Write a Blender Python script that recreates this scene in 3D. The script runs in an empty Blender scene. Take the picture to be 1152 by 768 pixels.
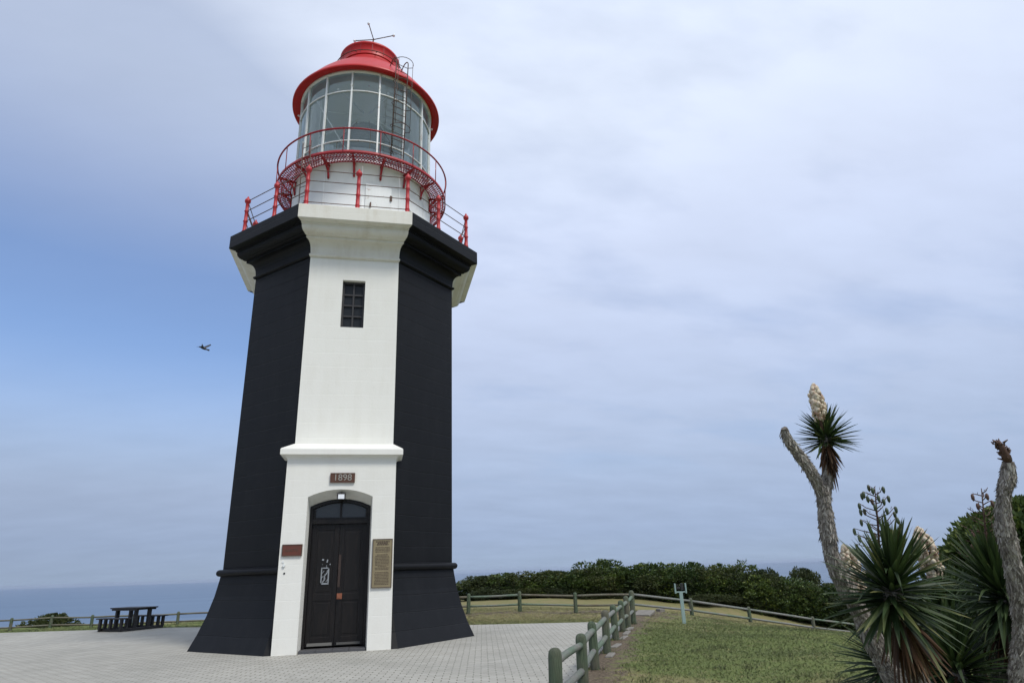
import bpy, math, random
import numpy as np
from mathutils import Vector, Matrix
from math import sin, cos, pi, radians, sqrt
random.seed(7); rng = np.random.default_rng(11)
scene = bpy.context.scene
COL = scene.collection

# ------------------------------------------------------------------ camera
CAM = Vector((0.67192, -15.73616, 1.28))
CR = Vector((0.97938242, -0.19943259, -0.03219812))
CU = Vector((-0.0374903, -0.33604807, 0.94109839))
CF = Vector((0.1985058, 0.9204881, 0.33659636))
cam_data = bpy.data.cameras.new('camera'); cam = bpy.data.objects.new('camera', cam_data); COL.objects.link(cam)
cam_data.sensor_width = 36; cam_data.lens = 719.118 * 36 / 1152
cam_data.clip_start = 0.05; cam_data.clip_end = 90000
M = Matrix((CR, CU, -CF)).transposed().to_4x4(); M.translation = CAM
cam.matrix_world = M
scene.camera = cam

# ------------------------------------------------------------------ light
SUN_EL, SUN_AZ = radians(54), radians(148)      # azimuth clockwise from +Y
world = bpy.data.worlds.new('World'); scene.world = world; world.use_nodes = True
wn = world.node_tree.nodes; wl = world.node_tree.links; wn.clear()
def N(tree, t, **kw):
    n = tree.nodes.new(t)
    for k, v in kw.items(): setattr(n, k, v)
    return n
wt = world.node_tree
sky = N(wt, 'ShaderNodeTexSky', sky_type='NISHITA'); sky.sun_disc = False
sky.sun_elevation = SUN_EL; sky.sun_rotation = SUN_AZ; sky.air_density = 1.0; sky.dust_density = 1.2; sky.ozone_density = 1.5
tc = N(wt, 'ShaderNodeTexCoord'); sep = N(wt, 'ShaderNodeSeparateXYZ'); wl.new(tc.outputs['Generated'], sep.inputs[0])
def wm(op, a, b=None, c=None, clamp=False):
    n = N(wt, 'ShaderNodeMath', operation=op); n.use_clamp = clamp
    for i, v in enumerate((a, b, c)):
        if v is None: continue
        if isinstance(v, (int, float)): n.inputs[i].default_value = v
        else: wl.new(v, n.inputs[i])
    return n.outputs[0]
zc = wm('ADD', wm('MAXIMUM', sep.outputs[2], 0.0), 0.22)
cx_ = wm('DIVIDE', sep.outputs[0], zc); cy_ = wm('DIVIDE', sep.outputs[1], zc)
cmb = N(wt, 'ShaderNodeCombineXYZ'); wl.new(cx_, cmb.inputs[0]); wl.new(cy_, cmb.inputs[1])
mp = N(wt, 'ShaderNodeMapping'); wl.new(cmb.outputs[0], mp.inputs[0]); mp.inputs['Rotation'].default_value = (0, 0, 0.5); mp.inputs['Scale'].default_value = (0.75, 1.5, 1)
n1 = N(wt, 'ShaderNodeTexNoise'); n1.inputs['Scale'].default_value = 1.1; n1.inputs['Detail'].default_value = 5; n1.inputs['Roughness'].default_value = 0.5; n1.inputs['Distortion'].default_value = 0.4
wl.new(mp.outputs[0], n1.inputs['Vector'])
n2 = N(wt, 'ShaderNodeTexNoise'); n2.inputs['Scale'].default_value = 4.0; n2.inputs['Detail'].default_value = 7; n2.inputs['Roughness'].default_value = 0.55
wl.new(mp.outputs[0], n2.inputs['Vector'])
# clear patch of sky low in the north-west
dt = N(wt, 'ShaderNodeVectorMath', operation='DOT_PRODUCT'); wl.new(tc.outputs['Generated'], dt.inputs[0]); dt.inputs[1].default_value = Vector((-0.42, 0.84, 0.34)).normalized()
gap = N(wt, 'ShaderNodeMapRange', interpolation_type='SMOOTHSTEP'); wl.new(dt.outputs['Value'], gap.inputs[0])
gap.inputs[1].default_value = 0.86; gap.inputs[2].default_value = 1.0
f = wm('ADD', wm('MULTIPLY', wm('SUBTRACT', n1.outputs[0], 0.5), 1.1), 0.98)
f = wm('ADD', f, wm('MULTIPLY', wm('SUBTRACT', n2.outputs[0], 0.5), 0.38))
f = wm('SUBTRACT', f, wm('MULTIPLY', gap.outputs[0], wm('ADD', 0.45, n2.outputs[0])), clamp=True)
lowf = N(wt, 'ShaderNodeMapRange', interpolation_type='SMOOTHSTEP'); wl.new(sep.outputs[2], lowf.inputs[0])
lowf.inputs[1].default_value = 0.33; lowf.inputs[2].default_value = 0.10; lowf.inputs[3].default_value = 0.18; lowf.inputs[4].default_value = 1.0
f = wm('MAXIMUM', f, lowf.outputs[0])
hif = N(wt, 'ShaderNodeMapRange', interpolation_type='SMOOTHSTEP'); wl.new(sep.outputs[2], hif.inputs[0])
hif.inputs[1].default_value = 0.28; hif.inputs[2].default_value = 0.62; hif.inputs[3].default_value = 0.0; hif.inputs[4].default_value = 0.62
f = wm('MAXIMUM', f, hif.outputs[0])
cr = N(wt, 'ShaderNodeValToRGB'); wl.new(sep.outputs[2], cr.inputs[0])
e = cr.color_ramp.elements
e[0].position = 0.0; e[0].color = (0.225, 0.285, 0.385, 1)
e[1].position = 0.62; e[1].color = (0.50, 0.555, 0.665, 1)
for p, c in ((0.05, (0.235, 0.298, 0.42)), (0.16, (0.285, 0.35, 0.48)), (0.32, (0.36, 0.42, 0.56)), (0.48, (0.43, 0.485, 0.62))):
    q = e.new(p); q.color = (*c, 1)
br = N(wt, 'ShaderNodeMapRange'); wl.new(n2.outputs[0], br.inputs[0]); br.inputs[1].default_value = 0.3; br.inputs[2].default_value = 0.7; br.inputs[3].default_value = 8.45; br.inputs[4].default_value = 9.25
ew = N(wt, 'ShaderNodeMapRange', interpolation_type='SMOOTHSTEP'); wl.new(sep.outputs[0], ew.inputs[0]); ew.inputs[1].default_value = -.55; ew.inputs[2].default_value = .25; ew.inputs[3].default_value = .88; ew.inputs[4].default_value = 1.0
brm = wm('MULTIPLY', br.outputs[0], ew.outputs[0])
vs = N(wt, 'ShaderNodeVectorMath', operation='SCALE'); wl.new(cr.outputs[0], vs.inputs[0]); wl.new(brm, vs.inputs['Scale'])
# the clear sky: Nishita balanced slightly to the blue of the photograph
tint = N(wt, 'ShaderNodeMix', data_type='RGBA', blend_type='MULTIPLY'); tint.inputs[0].default_value = 1; wl.new(sky.outputs[0], tint.inputs[6]); tint.inputs[7].default_value = (0.62, 0.76, 0.94, 1)
mx = N(wt, 'ShaderNodeMix', data_type='RGBA'); wl.new(f, mx.inputs[0]); wl.new(tint.outputs[2], mx.inputs[6]); wl.new(vs.outputs[0], mx.inputs[7])
bg = N(wt, 'ShaderNodeBackground'); wl.new(mx.outputs[2], bg.inputs[0]); bg.inputs[1].default_value = 0.1
wo = N(wt, 'ShaderNodeOutputWorld'); wl.new(bg.outputs[0], wo.inputs[0])

sd = bpy.data.lights.new('sun', 'SUN'); sd.energy = 1.5; sd.angle = radians(14); sd.color = (1.0, 0.965, 0.90)
so = bpy.data.objects.new('sun', sd); COL.objects.link(so)
tosun = Vector((sin(SUN_AZ) * cos(SUN_EL), cos(SUN_AZ) * cos(SUN_EL), sin(SUN_EL)))
so.rotation_euler = tosun.to_track_quat('Z', 'Y').to_euler(); so.location = (10, -20, 30)
vsn = scene.view_settings
vsn.view_transform = 'Standard'; vsn.look = 'None'; vsn.gamma = 1; vsn.use_curve_mapping = False; vsn.exposure = 0.82

# ------------------------------------------------------------------ helpers
def at(u, v, zf):
    """world point seen at photo pixel (u, v) at forward distance zf"""
    return CAM + CF * zf + CR * (zf * (u - 576) / 719.118) - CU * (zf * (v - 384) / 719.118)

class MB:
    def __init__(s): s.v = []; s.f = []; s.m = []; s.smooth = []
    def add(s, vs, fs, m=0, sm=False):
        b = len(s.v); s.v += [tuple(p) for p in vs]
        for q in fs: s.f.append(tuple(b + i for i in q)); s.m.append(m); s.smooth.append(sm)
    def box(s, c, d, rot=None, m=0, taper=1.0):
        c = Vector(c); h = [x / 2 for x in d]; vs = []
        for z in (-1, 1):
            k = taper if z > 0 else 1
            for x, y in ((-1, -1), (1, -1), (1, 1), (-1, 1)):
                p = Vector((x * h[0] * k, y * h[1] * k, z * h[2]))
                if rot is not None: p = rot @ p
                vs.append(c + p)
        s.add(vs, [(3, 2, 1, 0), (4, 5, 6, 7), (0, 1, 5, 4), (1, 2, 6, 5), (2, 3, 7, 6), (3, 0, 4, 7)], m)
    def tube(s, pts, rad, n=8, m=0, caps=True, sm=True, closed=False):
        pts = [Vector(p) for p in pts]; L = len(pts)
        if isinstance(rad, (int, float)): rad = [rad] * L
        vs = []; up = None
        for i, p in enumerate(pts):
            if closed: t = (pts[(i + 1) % L] - pts[i - 1])
            else: t = (pts[min(i + 1, L - 1)] - pts[max(i - 1, 0)])
            t.normalize()
            if up is None:
                a = Vector((0, 0, 1)) if abs(t.z) < .9 else Vector((1, 0, 0)); up = (a - t * a.dot(t)).normalized()
            else: up = (up - t * up.dot(t)).normalized()
            w = t.cross(up)
            for k in range(n):
                an = 2 * pi * k / n; vs.append(p + (up * cos(an) + w * sin(an)) * rad[i])
        fs = []
        for i in range(L if closed else L - 1):
            j = (i + 1) % L
            for k in range(n):
                k2 = (k + 1) % n; fs.append((i * n + k, i * n + k2, j * n + k2, j * n + k))
        s.add(vs, fs, m, sm)
        if caps and not closed:
            b = len(s.v) - L * n
            s.f.append(tuple(b + k for k in range(n - 1, -1, -1))); s.m.append(m); s.smooth.append(False)
            s.f.append(tuple(b + (L - 1) * n + k for k in range(n))); s.m.append(m); s.smooth.append(False)
    def ring(s, R, z, r, n=96, k=6, m=0, c=(0, 0)):
        s.tube([(c[0] + R * cos(2 * pi * i / n), c[1] + R * sin(2 * pi * i / n), z) for i in range(n)], r, k, m, closed=True)
    def lathe(s, prof, n=64, c=(0, 0), m=0, sm=True, closed=False):
        vs = []
        for r, z in prof:
            for k in range(n):
                a = 2 * pi * k / n; vs.append((c[0] + r * cos(a), c[1] + r * sin(a), z))
        fs = []; L = len(prof)
        for i in range(L if closed else L - 1):
            j = (i + 1) % L
            for k in range(n):
                k2 = (k + 1) % n; fs.append((i * n + k, i * n + k2, j * n + k2, j * n + k))
        s.add(vs, fs, m, sm)
    def build(s, name, mats, parent=None, kind=None, bevel=0, seg=2, autosm=False):
        me = bpy.data.meshes.new(name); me.from_pydata(s.v, [], s.f)
        if not isinstance(mats, (list, tuple)): mats = [mats]
        for q in mats: me.materials.append(q)
        me.polygons.foreach_set('material_index', s.m); me.polygons.foreach_set('use_smooth', s.smooth)
        me.update()
        return link(name, me, parent, kind, bevel, seg)
def link(name, me, parent=None, kind=None, bevel=0, seg=2):
    o = bpy.data.objects.new(name, me); COL.objects.link(o)
    if parent is not None:
        o.parent = parent; o.matrix_parent_inverse = Matrix.Translation(-parent.location) if parent.type == 'EMPTY' else Matrix.Identity(4)
    if kind: o['kind'] = kind
    if bevel:
        b = o.modifiers.new('bevel', 'BEVEL'); b.width = bevel; b.segments = seg; b.limit_method = 'ANGLE'; b.angle_limit = radians(40)
    return o
def thing(name, label, cat, loc=(0, 0, 0), group=None):
    o = bpy.data.objects.new(name, None); COL.objects.link(o); o.location = loc; o.empty_display_size = .2
    return tag(o, label, cat, group)
def tag(o, label, cat, group=None):
    o['label'] = label; o['category'] = cat
    if group: o['group'] = group
    return o
def npmesh(name, V, F, mats, smooth=False, attr=None):
    """V (n,3), F (m,k) all the same k"""
    me = bpy.data.meshes.new(name); k = F.shape[1]
    me.vertices.add(len(V)); me.vertices.foreach_set('co', V.astype(np.float32).ravel())
    me.loops.add(F.size); me.loops.foreach_set('vertex_index', F.astype(np.int32).ravel())
    me.polygons.add(len(F)); me.polygons.foreach_set('loop_start', np.arange(0, F.size, k, dtype=np.int32))
    me.polygons.foreach_set('loop_total', np.full(len(F), k, dtype=np.int32))
    if not isinstance(mats, (list, tuple)): mats = [mats]
    for q in mats: me.materials.append(q)
    me.update(calc_edges=True)
    me.polygons.foreach_set('use_smooth', np.full(len(F), smooth))
    if attr is not None:
        for an, av in attr.items():
            a = me.attributes.new(an, 'FLOAT', 'POINT'); a.data.foreach_set('value', av.astype(np.float32))
    return me

# ------------------------------------------------------------------ materials
class Mat:
    def __init__(s, name, col=(.5, .5, .5), rough=.6, metal=0, spec=.5):
        s.m = bpy.data.materials.new(name); s.m.use_nodes = True; s.t = s.m.node_tree
        s.b = s.t.nodes['Principled BSDF']; s.b.inputs['Base Color'].default_value = (*col, 1)
        s.b.inputs['Roughness'].default_value = rough; s.b.inputs['Metallic'].default_value = metal; s.b.inputs['Specular IOR Level'].default_value = spec
        s.c = None
    def n(s, t, **k): return N(s.t, t, **k)
    def l(s, a, b): s.t.links.new(a, b)
    def coord(s, scale=(1, 1, 1), out='Object', rot=(0, 0, 0)):
        c = s.n('ShaderNodeTexCoord'); m = s.n('ShaderNodeMapping'); m.inputs['Scale'].default_value = scale; m.inputs['Rotation'].default_value = rot
        s.l(c.outputs[out], m.inputs[0]); return m.outputs[0]
    def noise(s, scale=5, detail=4, rough=.55, vec=None, dist=0):
        n = s.n('ShaderNodeTexNoise'); n.inputs['Scale'].default_value = scale; n.inputs['Detail'].default_value = detail; n.inputs['Roughness'].default_value = rough; n.inputs['Distortion'].default_value = dist
        s.l(vec if vec is not None else s.coord(), n.inputs['Vector']); return n.outputs[0]
    def ramp(s, fac, stops):
        r = s.n('ShaderNodeValToRGB'); s.l(fac, r.inputs[0]); e = r.color_ramp.elements
        while len(e) < len(stops): e.new(.5)
        for q, (p, c) in zip(e, stops): q.position = p; q.color = (*c, 1) if len(c) == 3 else c
        return r.outputs[0]
    def rng(s, fac, a, b, c=0, d=1):
        r = s.n('ShaderNodeMapRange'); s.l(fac, r.inputs[0])
        for i, v in zip((1, 2, 3, 4), (a, b, c, d)): r.inputs[i].default_value = v
        return r.outputs[0]
    def mix(s, fac, a, b, mode='MIX'):
        m = s.n('ShaderNodeMix', data_type='RGBA', blend_type=mode)
        for i, v in ((0, fac), (6, a), (7, b)):
            if isinstance(v, (int, float)): m.inputs[i].default_value = v
            elif isinstance(v, tuple): m.inputs[i].default_value = (*v, 1) if len(v) == 3 else v
            else: s.l(v, m.inputs[i])
        return m.outputs[2]
    def math(s, op, a, b=0, clamp=False):
        m = s.n('ShaderNodeMath', operation=op); m.use_clamp = clamp
        for i, v in enumerate((a, b)):
            if isinstance(v, (int, float)): m.inputs[i].default_value = v
            else: s.l(v, m.inputs[i])
        return m.outputs[0]
    def color(s, sock): s.l(sock, s.b.inputs['Base Color']); return s
    def roughs(s, sock): s.l(sock, s.b.inputs['Roughness']); return s
    def bump(s, h, strength=.3, dist=.02, prev=None):
        b = s.n('ShaderNodeBump'); b.inputs['Strength'].default_value = strength; b.inputs['Distance'].default_value = dist; s.l(h, b.inputs['Height'])
        if prev is not None: s.l(prev, b.inputs['Normal'])
        s.l(b.outputs[0], s.b.inputs['Normal']); return b.outputs[0]

def painted_wall(name, base, dirt, rough, dirt_amt=.35, spec=.4, course=.15):
    a = Mat(name, base, rough, spec=spec)
    w = a.noise(2.2, 6, .6); st = a.noise(1.0, 5, .6, a.coord((6, 6, .55)))      # streaks run down the wall
    fac = a.rng(a.math('MULTIPLY', w, st), .22, .50, 0, dirt_amt)
    c = a.mix(fac, base, dirt)
    c = a.mix(a.rng(a.noise(.7, 3), .35, .7, 0, .10), c, tuple(x * .78 for x in base))
    # masonry courses under thick paint, slightly irregular
    co = a.n('ShaderNodeTexCoord'); sp = a.n('ShaderNodeSeparateXYZ'); a.l(co.outputs['Object'], sp.inputs[0])
    zz = a.math('ADD', sp.outputs[2], a.math('MULTIPLY', a.noise(1.3, 2), .05))
    fr = a.math('FRACT', a.math('DIVIDE', zz, .305)); tri = a.math('ABSOLUTE', a.math('SUBTRACT', fr, .5))
    crs = a.rng(tri, .465, .5, 1, 0)
    nb = a.bump(crs, course, .012)
    a.color(a.mix(a.math('MULTIPLY', crs, course * .5), c, dirt))
    a.bump(a.noise(28, 6, .65), .22, .008, nb)
    return a.m
M_white = painted_wall('white_wall_paint', (.79, .785, .73), (.46, .42, .31), .62, .16)
M_whitecap = painted_wall('white_cornice_paint', (.74, .73, .66), (.42, .34, .21), .62, .42)
M_black = painted_wall('black_wall_paint', (.0042, .0046, .0056), (.014, .0145, .016), .52, .6, .18, .42)

a = Mat('red_paint', (.42, .018, .022), .5)
a.color(a.mix(a.rng(a.noise(3, 6, .65), .5, .72, 0, .5), (.43, .018, .022), (.20, .022, .018))); a.bump(a.noise(20, 4), .08, .01); M_red = a.m
a = Mat('red_roof_paint', (.46, .03, .032), .42, spec=.35)
stc = a.mix(a.rng(a.noise(2, 6, .6, a.coord((2, 2, .6))), .45, .75, 0, .35), (.50, .013, .012), (.32, .018, .015))
a.color(stc); a.bump(a.noise(6, 4), .06, .02); M_roof = a.m
a = Mat('dark_red_paint', (.22, .012, .018), .5)
a.color(a.mix(a.rng(a.noise(9, 5), .45, .7, 0, .6), (.33, .010, .016), (.15, .010, .012))); M_dred = a.m
a = Mat('white_metal_paint', (.72, .74, .72), .45)
a.color(a.mix(a.rng(a.noise(7, 7, .7), .58, .70, 0, .8), (.73, .75, .73), (.30, .17, .09))); M_wmetal = a.m
a = Mat('white_drum_paint', (.74, .75, .735), .5)
a.color(a.mix(a.rng(a.noise(2.4, 7, .7, a.coord((1, 1, .5))), .60, .72, 0, .7), (.74, .755, .74), (.45, .36, .24))); a.bump(a.noise(8, 3), .05, .02); M_drum = a.m
a = Mat('rusty_metal', (.10, .065, .05), .75)
a.color(a.mix(a.noise(18, 5), (.05, .04, .038), (.16, .085, .055))); M_rust = a.m
M_dark = Mat('dark_iron', (.022, .02, .02), .5).m
a = Mat('black_door_paint', (.012, .010, .0095), .42, spec=.3)
a.color(a.mix(a.rng(a.noise(5, 6, .65, a.coord((5, 1, .6))), .45, .72, 0, .8), (.006, .005, .0048), (.016, .012, .010)))
a.bump(a.noise(9, 4, .6, a.coord((14, 14, .8))), .12, .01); M_door = a.m
M_reveal = Mat('white_soffit_paint', (.62, .625, .59), .6).m
M_dglass = Mat('window_glass', (.020, .023, .026), .25, spec=.18).m
# lantern glass: mostly clear, reflecting
m = bpy.data.materials.new('lantern_glass'); m.use_nodes = True; t = m.node_tree; t.nodes.clear()
tr = N(t, 'ShaderNodeBsdfTransparent'); tr.inputs[0].default_value = (.97, .985, .975, 1)
gl = N(t, 'ShaderNodeBsdfGlossy'); gl.inputs['Roughness'].default_value = .02; gl.inputs[0].default_value = (.85, .95, .95, 1)
fr = N(t, 'ShaderNodeFresnel'); fr.inputs[0].default_value = 1.5
ml = N(t, 'ShaderNodeMath', operation='MULTIPLY_ADD'); t.links.new(fr.outputs[0], ml.inputs[0]); ml.inputs[1].default_value = .95; ml.inputs[2].default_value = .05
mixs = N(t, 'ShaderNodeMixShader'); t.links.new(ml.outputs[0], mixs.inputs[0]); t.links.new(tr.outputs[0], mixs.inputs[1]); t.links.new(gl.outputs[0], mixs.inputs[2])
oo = N(t, 'ShaderNodeOutputMaterial'); t.links.new(mixs.outputs[0], oo.inputs[0]); M_lglass = m
a = Mat('curtain_cloth', (.5, .5, .5), .8)
a.color(a.mix(a.noise(2, 3, .5, a.coord((3, 3, .3))), (.62, .65, .63), (.86, .88, .86))); tl_ = a.n('ShaderNodeBsdfTranslucent'); tl_.inputs[0].default_value = (.93, .96, .93, 1); mx_ = a.n('ShaderNodeMixShader'); mx_.inputs[0].default_value = .72
a.l(a.b.outputs[0], mx_.inputs[1]); a.l(tl_.outputs[0], mx_.inputs[2]); a.l(mx_.outputs[0], a.t.nodes['Material Output'].inputs[0])
M_curtain = a.m
M_lens = Mat('lens_glass', (.28, .32, .315), .10, .0, .8).m
M_brass = Mat('brass_frame', (.22, .16, .07), .35, .8).m
a = Mat('date_plaque_bronze', (.10, .045, .028), .45, .2)
a.color(a.mix(a.noise(14, 4), (.075, .035, .022), (.135, .06, .035))); M_plq = a.m
a = Mat('name_plaque_bronze', (.21, .05, .03), .42, .2)
a.color(a.mix(a.noise(9, 4), (.17, .042, .026), (.095, .042, .028))); M_nplq = a.m
a = Mat('info_plaque_brass', (.26, .21, .12), .48, .3)
a.color(a.mix(a.noise(12, 5), (.20, .165, .10), (.33, .27, .15))); M_iplq = a.m
M_letter = Mat('tarnished_lettering', (.33, .31, .27), .5, .3).m
M_dletter = Mat('dark_lettering', (.07, .045, .03), .6).m
a = Mat('torn_paper', (.24, .26, .28), .8)
M_paper = a.m
M_bulb = Mat('pale_bulb', (.75, .77, .8), .2).m
M_lampface = Mat('lamp_diffuser', (.8, .82, .84), .3).m
M_copper = Mat('copper_lock_plate', (.30, .11, .06), .4, .4).m

def treated_wood(name, c1, c2, c3):
    a = Mat(name, c1, .78)
    g = a.rng(a.noise(5, 7, .7, a.coord((11, 11, 1.0))), .32, .68)
    p = a.noise(2.3, 3, .5)
    a.color(a.mix(a.rng(p, .42, .66), a.mix(g, c1, c2), c3)); a.bump(g, .8, .02)
    return a.m
M_post = treated_wood('green_treated_post', (.034, .056, .030), (.110, .150, .088), (.120, .115, .080))
M_rail = treated_wood('green_treated_rail', (.10, .155, .105), (.18, .23, .165), (.21, .21, .185))
M_railg = treated_wood('grey_weathered_rail', (.17, .17, .155), (.28, .275, .255), (.17, .20, .165))
M_railo = treated_wood('brown_weathered_rail', (.11, .11, .075), (.20, .19, .14), (.13, .11, .075))
a = Mat('picnic_dark_stain', (.015, .014, .015), .55); a.color(a.mix(a.noise(8, 4), (.006, .006, .0065), (.018, .016, .015))); M_picnic = a.m
M_aqua = Mat('aqua_post_paint', (.27, .37, .35), .6).m
a = Mat('pale_concrete', (.36, .35, .32), .85); a.color(a.mix(a.noise(6, 6), (.13, .12, .10), (.24, .225, .20))); a.bump(a.noise(25, 5), .3, .01); M_conc = a.m

def leafmat(name, c1, c2, c3, rough=.5, trans=.25, vary=0.0):
    a = Mat(name, c1, rough, spec=.35)
    at_ = a.n('ShaderNodeAttribute', attribute_name='tone')
    col = a.ramp(at_.outputs['Fac'], [(0, c1), (.6, c2), (1, c3)])
    oi = a.n('ShaderNodeObjectInfo'); col = a.mix(a.math('MULTIPLY', oi.outputs['Random'], vary), col, a.mix(1.0, col, (1.7, 1.45, .9), 'MULTIPLY'))
    a.color(col)
    tl = a.n('ShaderNodeBsdfTranslucent'); a.l(col, tl.inputs[0])
    mx = a.n('ShaderNodeMixShader'); mx.inputs[0].default_value = trans
    a.l(a.b.outputs[0], mx.inputs[1]); a.l(tl.outputs[0], mx.inputs[2])
    a.l(mx.outputs[0], a.t.nodes['Material Output'].inputs[0]); return a.m
M_bush = leafmat('coastal_bush_leaves', (.022, .044, .012), (.056, .092, .024), (.15, .19, .05), .6, .25, .9)
M_bush2 = leafmat('olive_bush_leaves', (.022, .034, .014), (.050, .068, .026), (.125, .135, .07), .6, .25, .7)
M_yucca = leafmat('yucca_leaves', (.020, .040, .013), (.052, .082, .024), (.19, .175, .065), .5, .2)
M_dead = leafmat('dead_yucca_leaves', (.035, .02, .012), (.12, .06, .03), (.30, .20, .11), .8, .1)
M_blade = leafmat('grass_blades', (.092, .124, .032), (.118, .150, .040), (.27, .235, .10), .75, .3)
gt = M_blade.node_tree; gc = N(gt, 'ShaderNodeCombineXYZ'); gc.inputs[2].default_value = 1.0
for nd in gt.nodes:
    if nd.type in ('BSDF_PRINCIPLED', 'BSDF_TRANSLUCENT'): gt.links.new(gc.outputs[0], nd.inputs['Normal'])
    if nd.type == 'MIX_SHADER': nd.inputs[0].default_value = 0.0
a = Mat('yucca_bark', (.25, .23, .2), .85)
at_ = a.n('ShaderNodeAttribute', attribute_name='tone')
g = a.noise(9, 6, .7, a.coord((3, 3, .8)))
a.color(a.mix(a.rng(g, .42, .62, 0, .75), a.ramp(at_.outputs['Fac'], [(0, (.11, .092, .078)), (.35, (.31, .275, .24)), (1, (.60, .56, .50))]), (.10, .085, .07)))
a.bump(a.noise(30, 5, .6, a.coord((2, 2, .5))), .8, .03); M_bark = a.m
M_wood = Mat('bush_bark', (.06, .045, .035), .85).m
a = Mat('yucca_flowers', (.62, .57, .42), .55); a.color(a.mix(a.rng(a.noise(22, 3), .45, .68), (.56, .49, .36), (.30, .17, .11))); M_flower = a.m
M_pod = Mat('green_seed_pods', (.045, .065, .028), .5).m
M_stalk = Mat('flower_stalk', (.085, .045, .03), .7).m
M_bird = Mat('black_feathers', (.012, .012, .015), .5).m

# ------------------------------------------------------------------ terrain
pav = [(-40, 17.0), (-10.22, 7.88), (-5.21, 6.6), (3.15, 1.84), (5.9, .83), (6.55, -.2), (5.72, -1.84), (5.0, -3.32), (4.2, -5.1), (3.5, -6.63), (2.8, -8.25), (2.1, -9.85), (1.6, -12), (3.0, -30), (-40, -30)]
PV = np.array(pav)
def in_poly(x, y, P):
    c = np.zeros(x.shape, bool); n = len(P)
    for i in range(n):
        x1, y1 = P[i]; x2, y2 = P[(i + 1) % n]
        if y1 == y2: continue
        t = ((y1 > y) != (y2 > y)) & (x < (x2 - x1) * (y - y1) / (y2 - y1) + x1); c ^= t
    return c
def seg_dist(x, y, P, closed=False):
    d = np.full(x.shape, 1e9); n = len(P)
    for i in range(n if closed else n - 1):
        ax, ay = P[i][:2]; bx, by = P[(i + 1) % n][:2]; L = (bx - ax) ** 2 + (by - ay) ** 2
        t = np.clip(((x - ax) * (bx - ax) + (y - ay) * (by - ay)) / L, 0, 1)
        d = np.minimum(d, np.hypot(x - ax - t * (bx - ax), y - ay - t * (by - ay)))
    return d
ctrl = [at(*q) for q in ((11, 709, 27), (56, 706.5, 27), (102, 705, 27), (199, 702, 26.5), (20, 712, 21),
        (540, 690, 20), (585, 688, 20), (648, 688.5, 20), (712, 687, 19.8), (600, 672, 32), (700, 672, 32), (780, 677, 31),
        (779, 694, 21.2), (845, 703, 22.3), (917, 713, 23.6), (985, 722, 25), (870, 690, 32), (950, 698, 31), (1050, 712, 28), (1100, 716, 24))]
ctrl = [tuple(c) for c in ctrl] + [(8, -4, -.05), (7, -8, -.03), (12, -10, -.3), (14, 0, -1.1), (5, -12, 0), (10, -16, 0), (20, -12, -.8), (25, 5, -2.5), (-20, 5, 0), (0, -40, 0), (30, -40, 0), (-30, 20, -.6), (9.0, -1.5, -.15), (10, -4, -.3)]
CT = np.array(ctrl)
def terrain(x, y):
    x = np.asarray(x, float); y = np.asarray(y, float)
    num = np.zeros(x.shape); den = np.zeros(x.shape)
    for cx, cy, cz in CT:
        w = 1 / (((x - cx) ** 2 + (y - cy) ** 2) + .35) ** 1.6; num += w * cz; den += w
    z = num / den
    d = seg_dist(x, y, pav, True); d[in_poly(x, y, PV)] = 0
    k = np.clip((d - .3) / 2.5, 0, 1); z = z * k * k * (3 - 2 * k)
    z = z + .025 * np.sin(x * 1.7 + y * .6) * np.sin(y * 1.3 - x * .4) * np.clip((d - .5) / 2, 0, 1)
    s = (x - CAM.x) * .211 + (y - CAM.y) * .9775; r = (x - CAM.x) * .9775 - (y - CAM.y) * .211
    q = r / np.maximum(s, 1); kk = np.clip((q + .35) / .30, 0, 1)
    s0 = 30.5 * (1 - kk) + 52 * kk
    e = np.maximum(0, s - s0); z = z - np.minimum(e * .55, 66) * np.clip(e / 3, 0, 1)
    e2 = np.maximum(0, np.hypot(x, y) - 260); z = z - np.minimum(e2 * .5, 66)
    return np.maximum(z, -66)
def tz(x, y): return float(terrain(np.array([x]), np.array([y]))[0])

near_posts = [(2.24, -9.74, .63), (2.93, -8.3, .60), (3.62, -6.63, .59), (4.33, -5.1, .63), (5.13, -3.32, .61), (5.83, -1.84, .61), (6.23, -1.13, .66), (6.72, -.22, .74)]
back_posts = [at(u, v, zf) for u, v, zf in ((468, 693.5, 20.3), (527, 690, 20.2), (585, 688, 20), (648, 688.5, 20), (712, 687, 19.8))]
right_posts = [at(u, v, zf) for u, v, zf in ((712, 687, 19.8), (779, 694.5, 21.2), (845, 703, 22.3), (917, 714, 23.6), (993, 724, 24.7), (1075, 735, 25.7))]
left_posts = [at(u, v, zf) for u, v, zf in ((-85, 715, 27.5), (-36, 711.5, 27.3), (11, 708.6, 27), (56, 706, 27), (102.5, 704, 27), (150, 702.5, 26.7), (199.6, 701, 26.5), (252, 699, 26.5), (310, 697, 26.2))]

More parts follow.
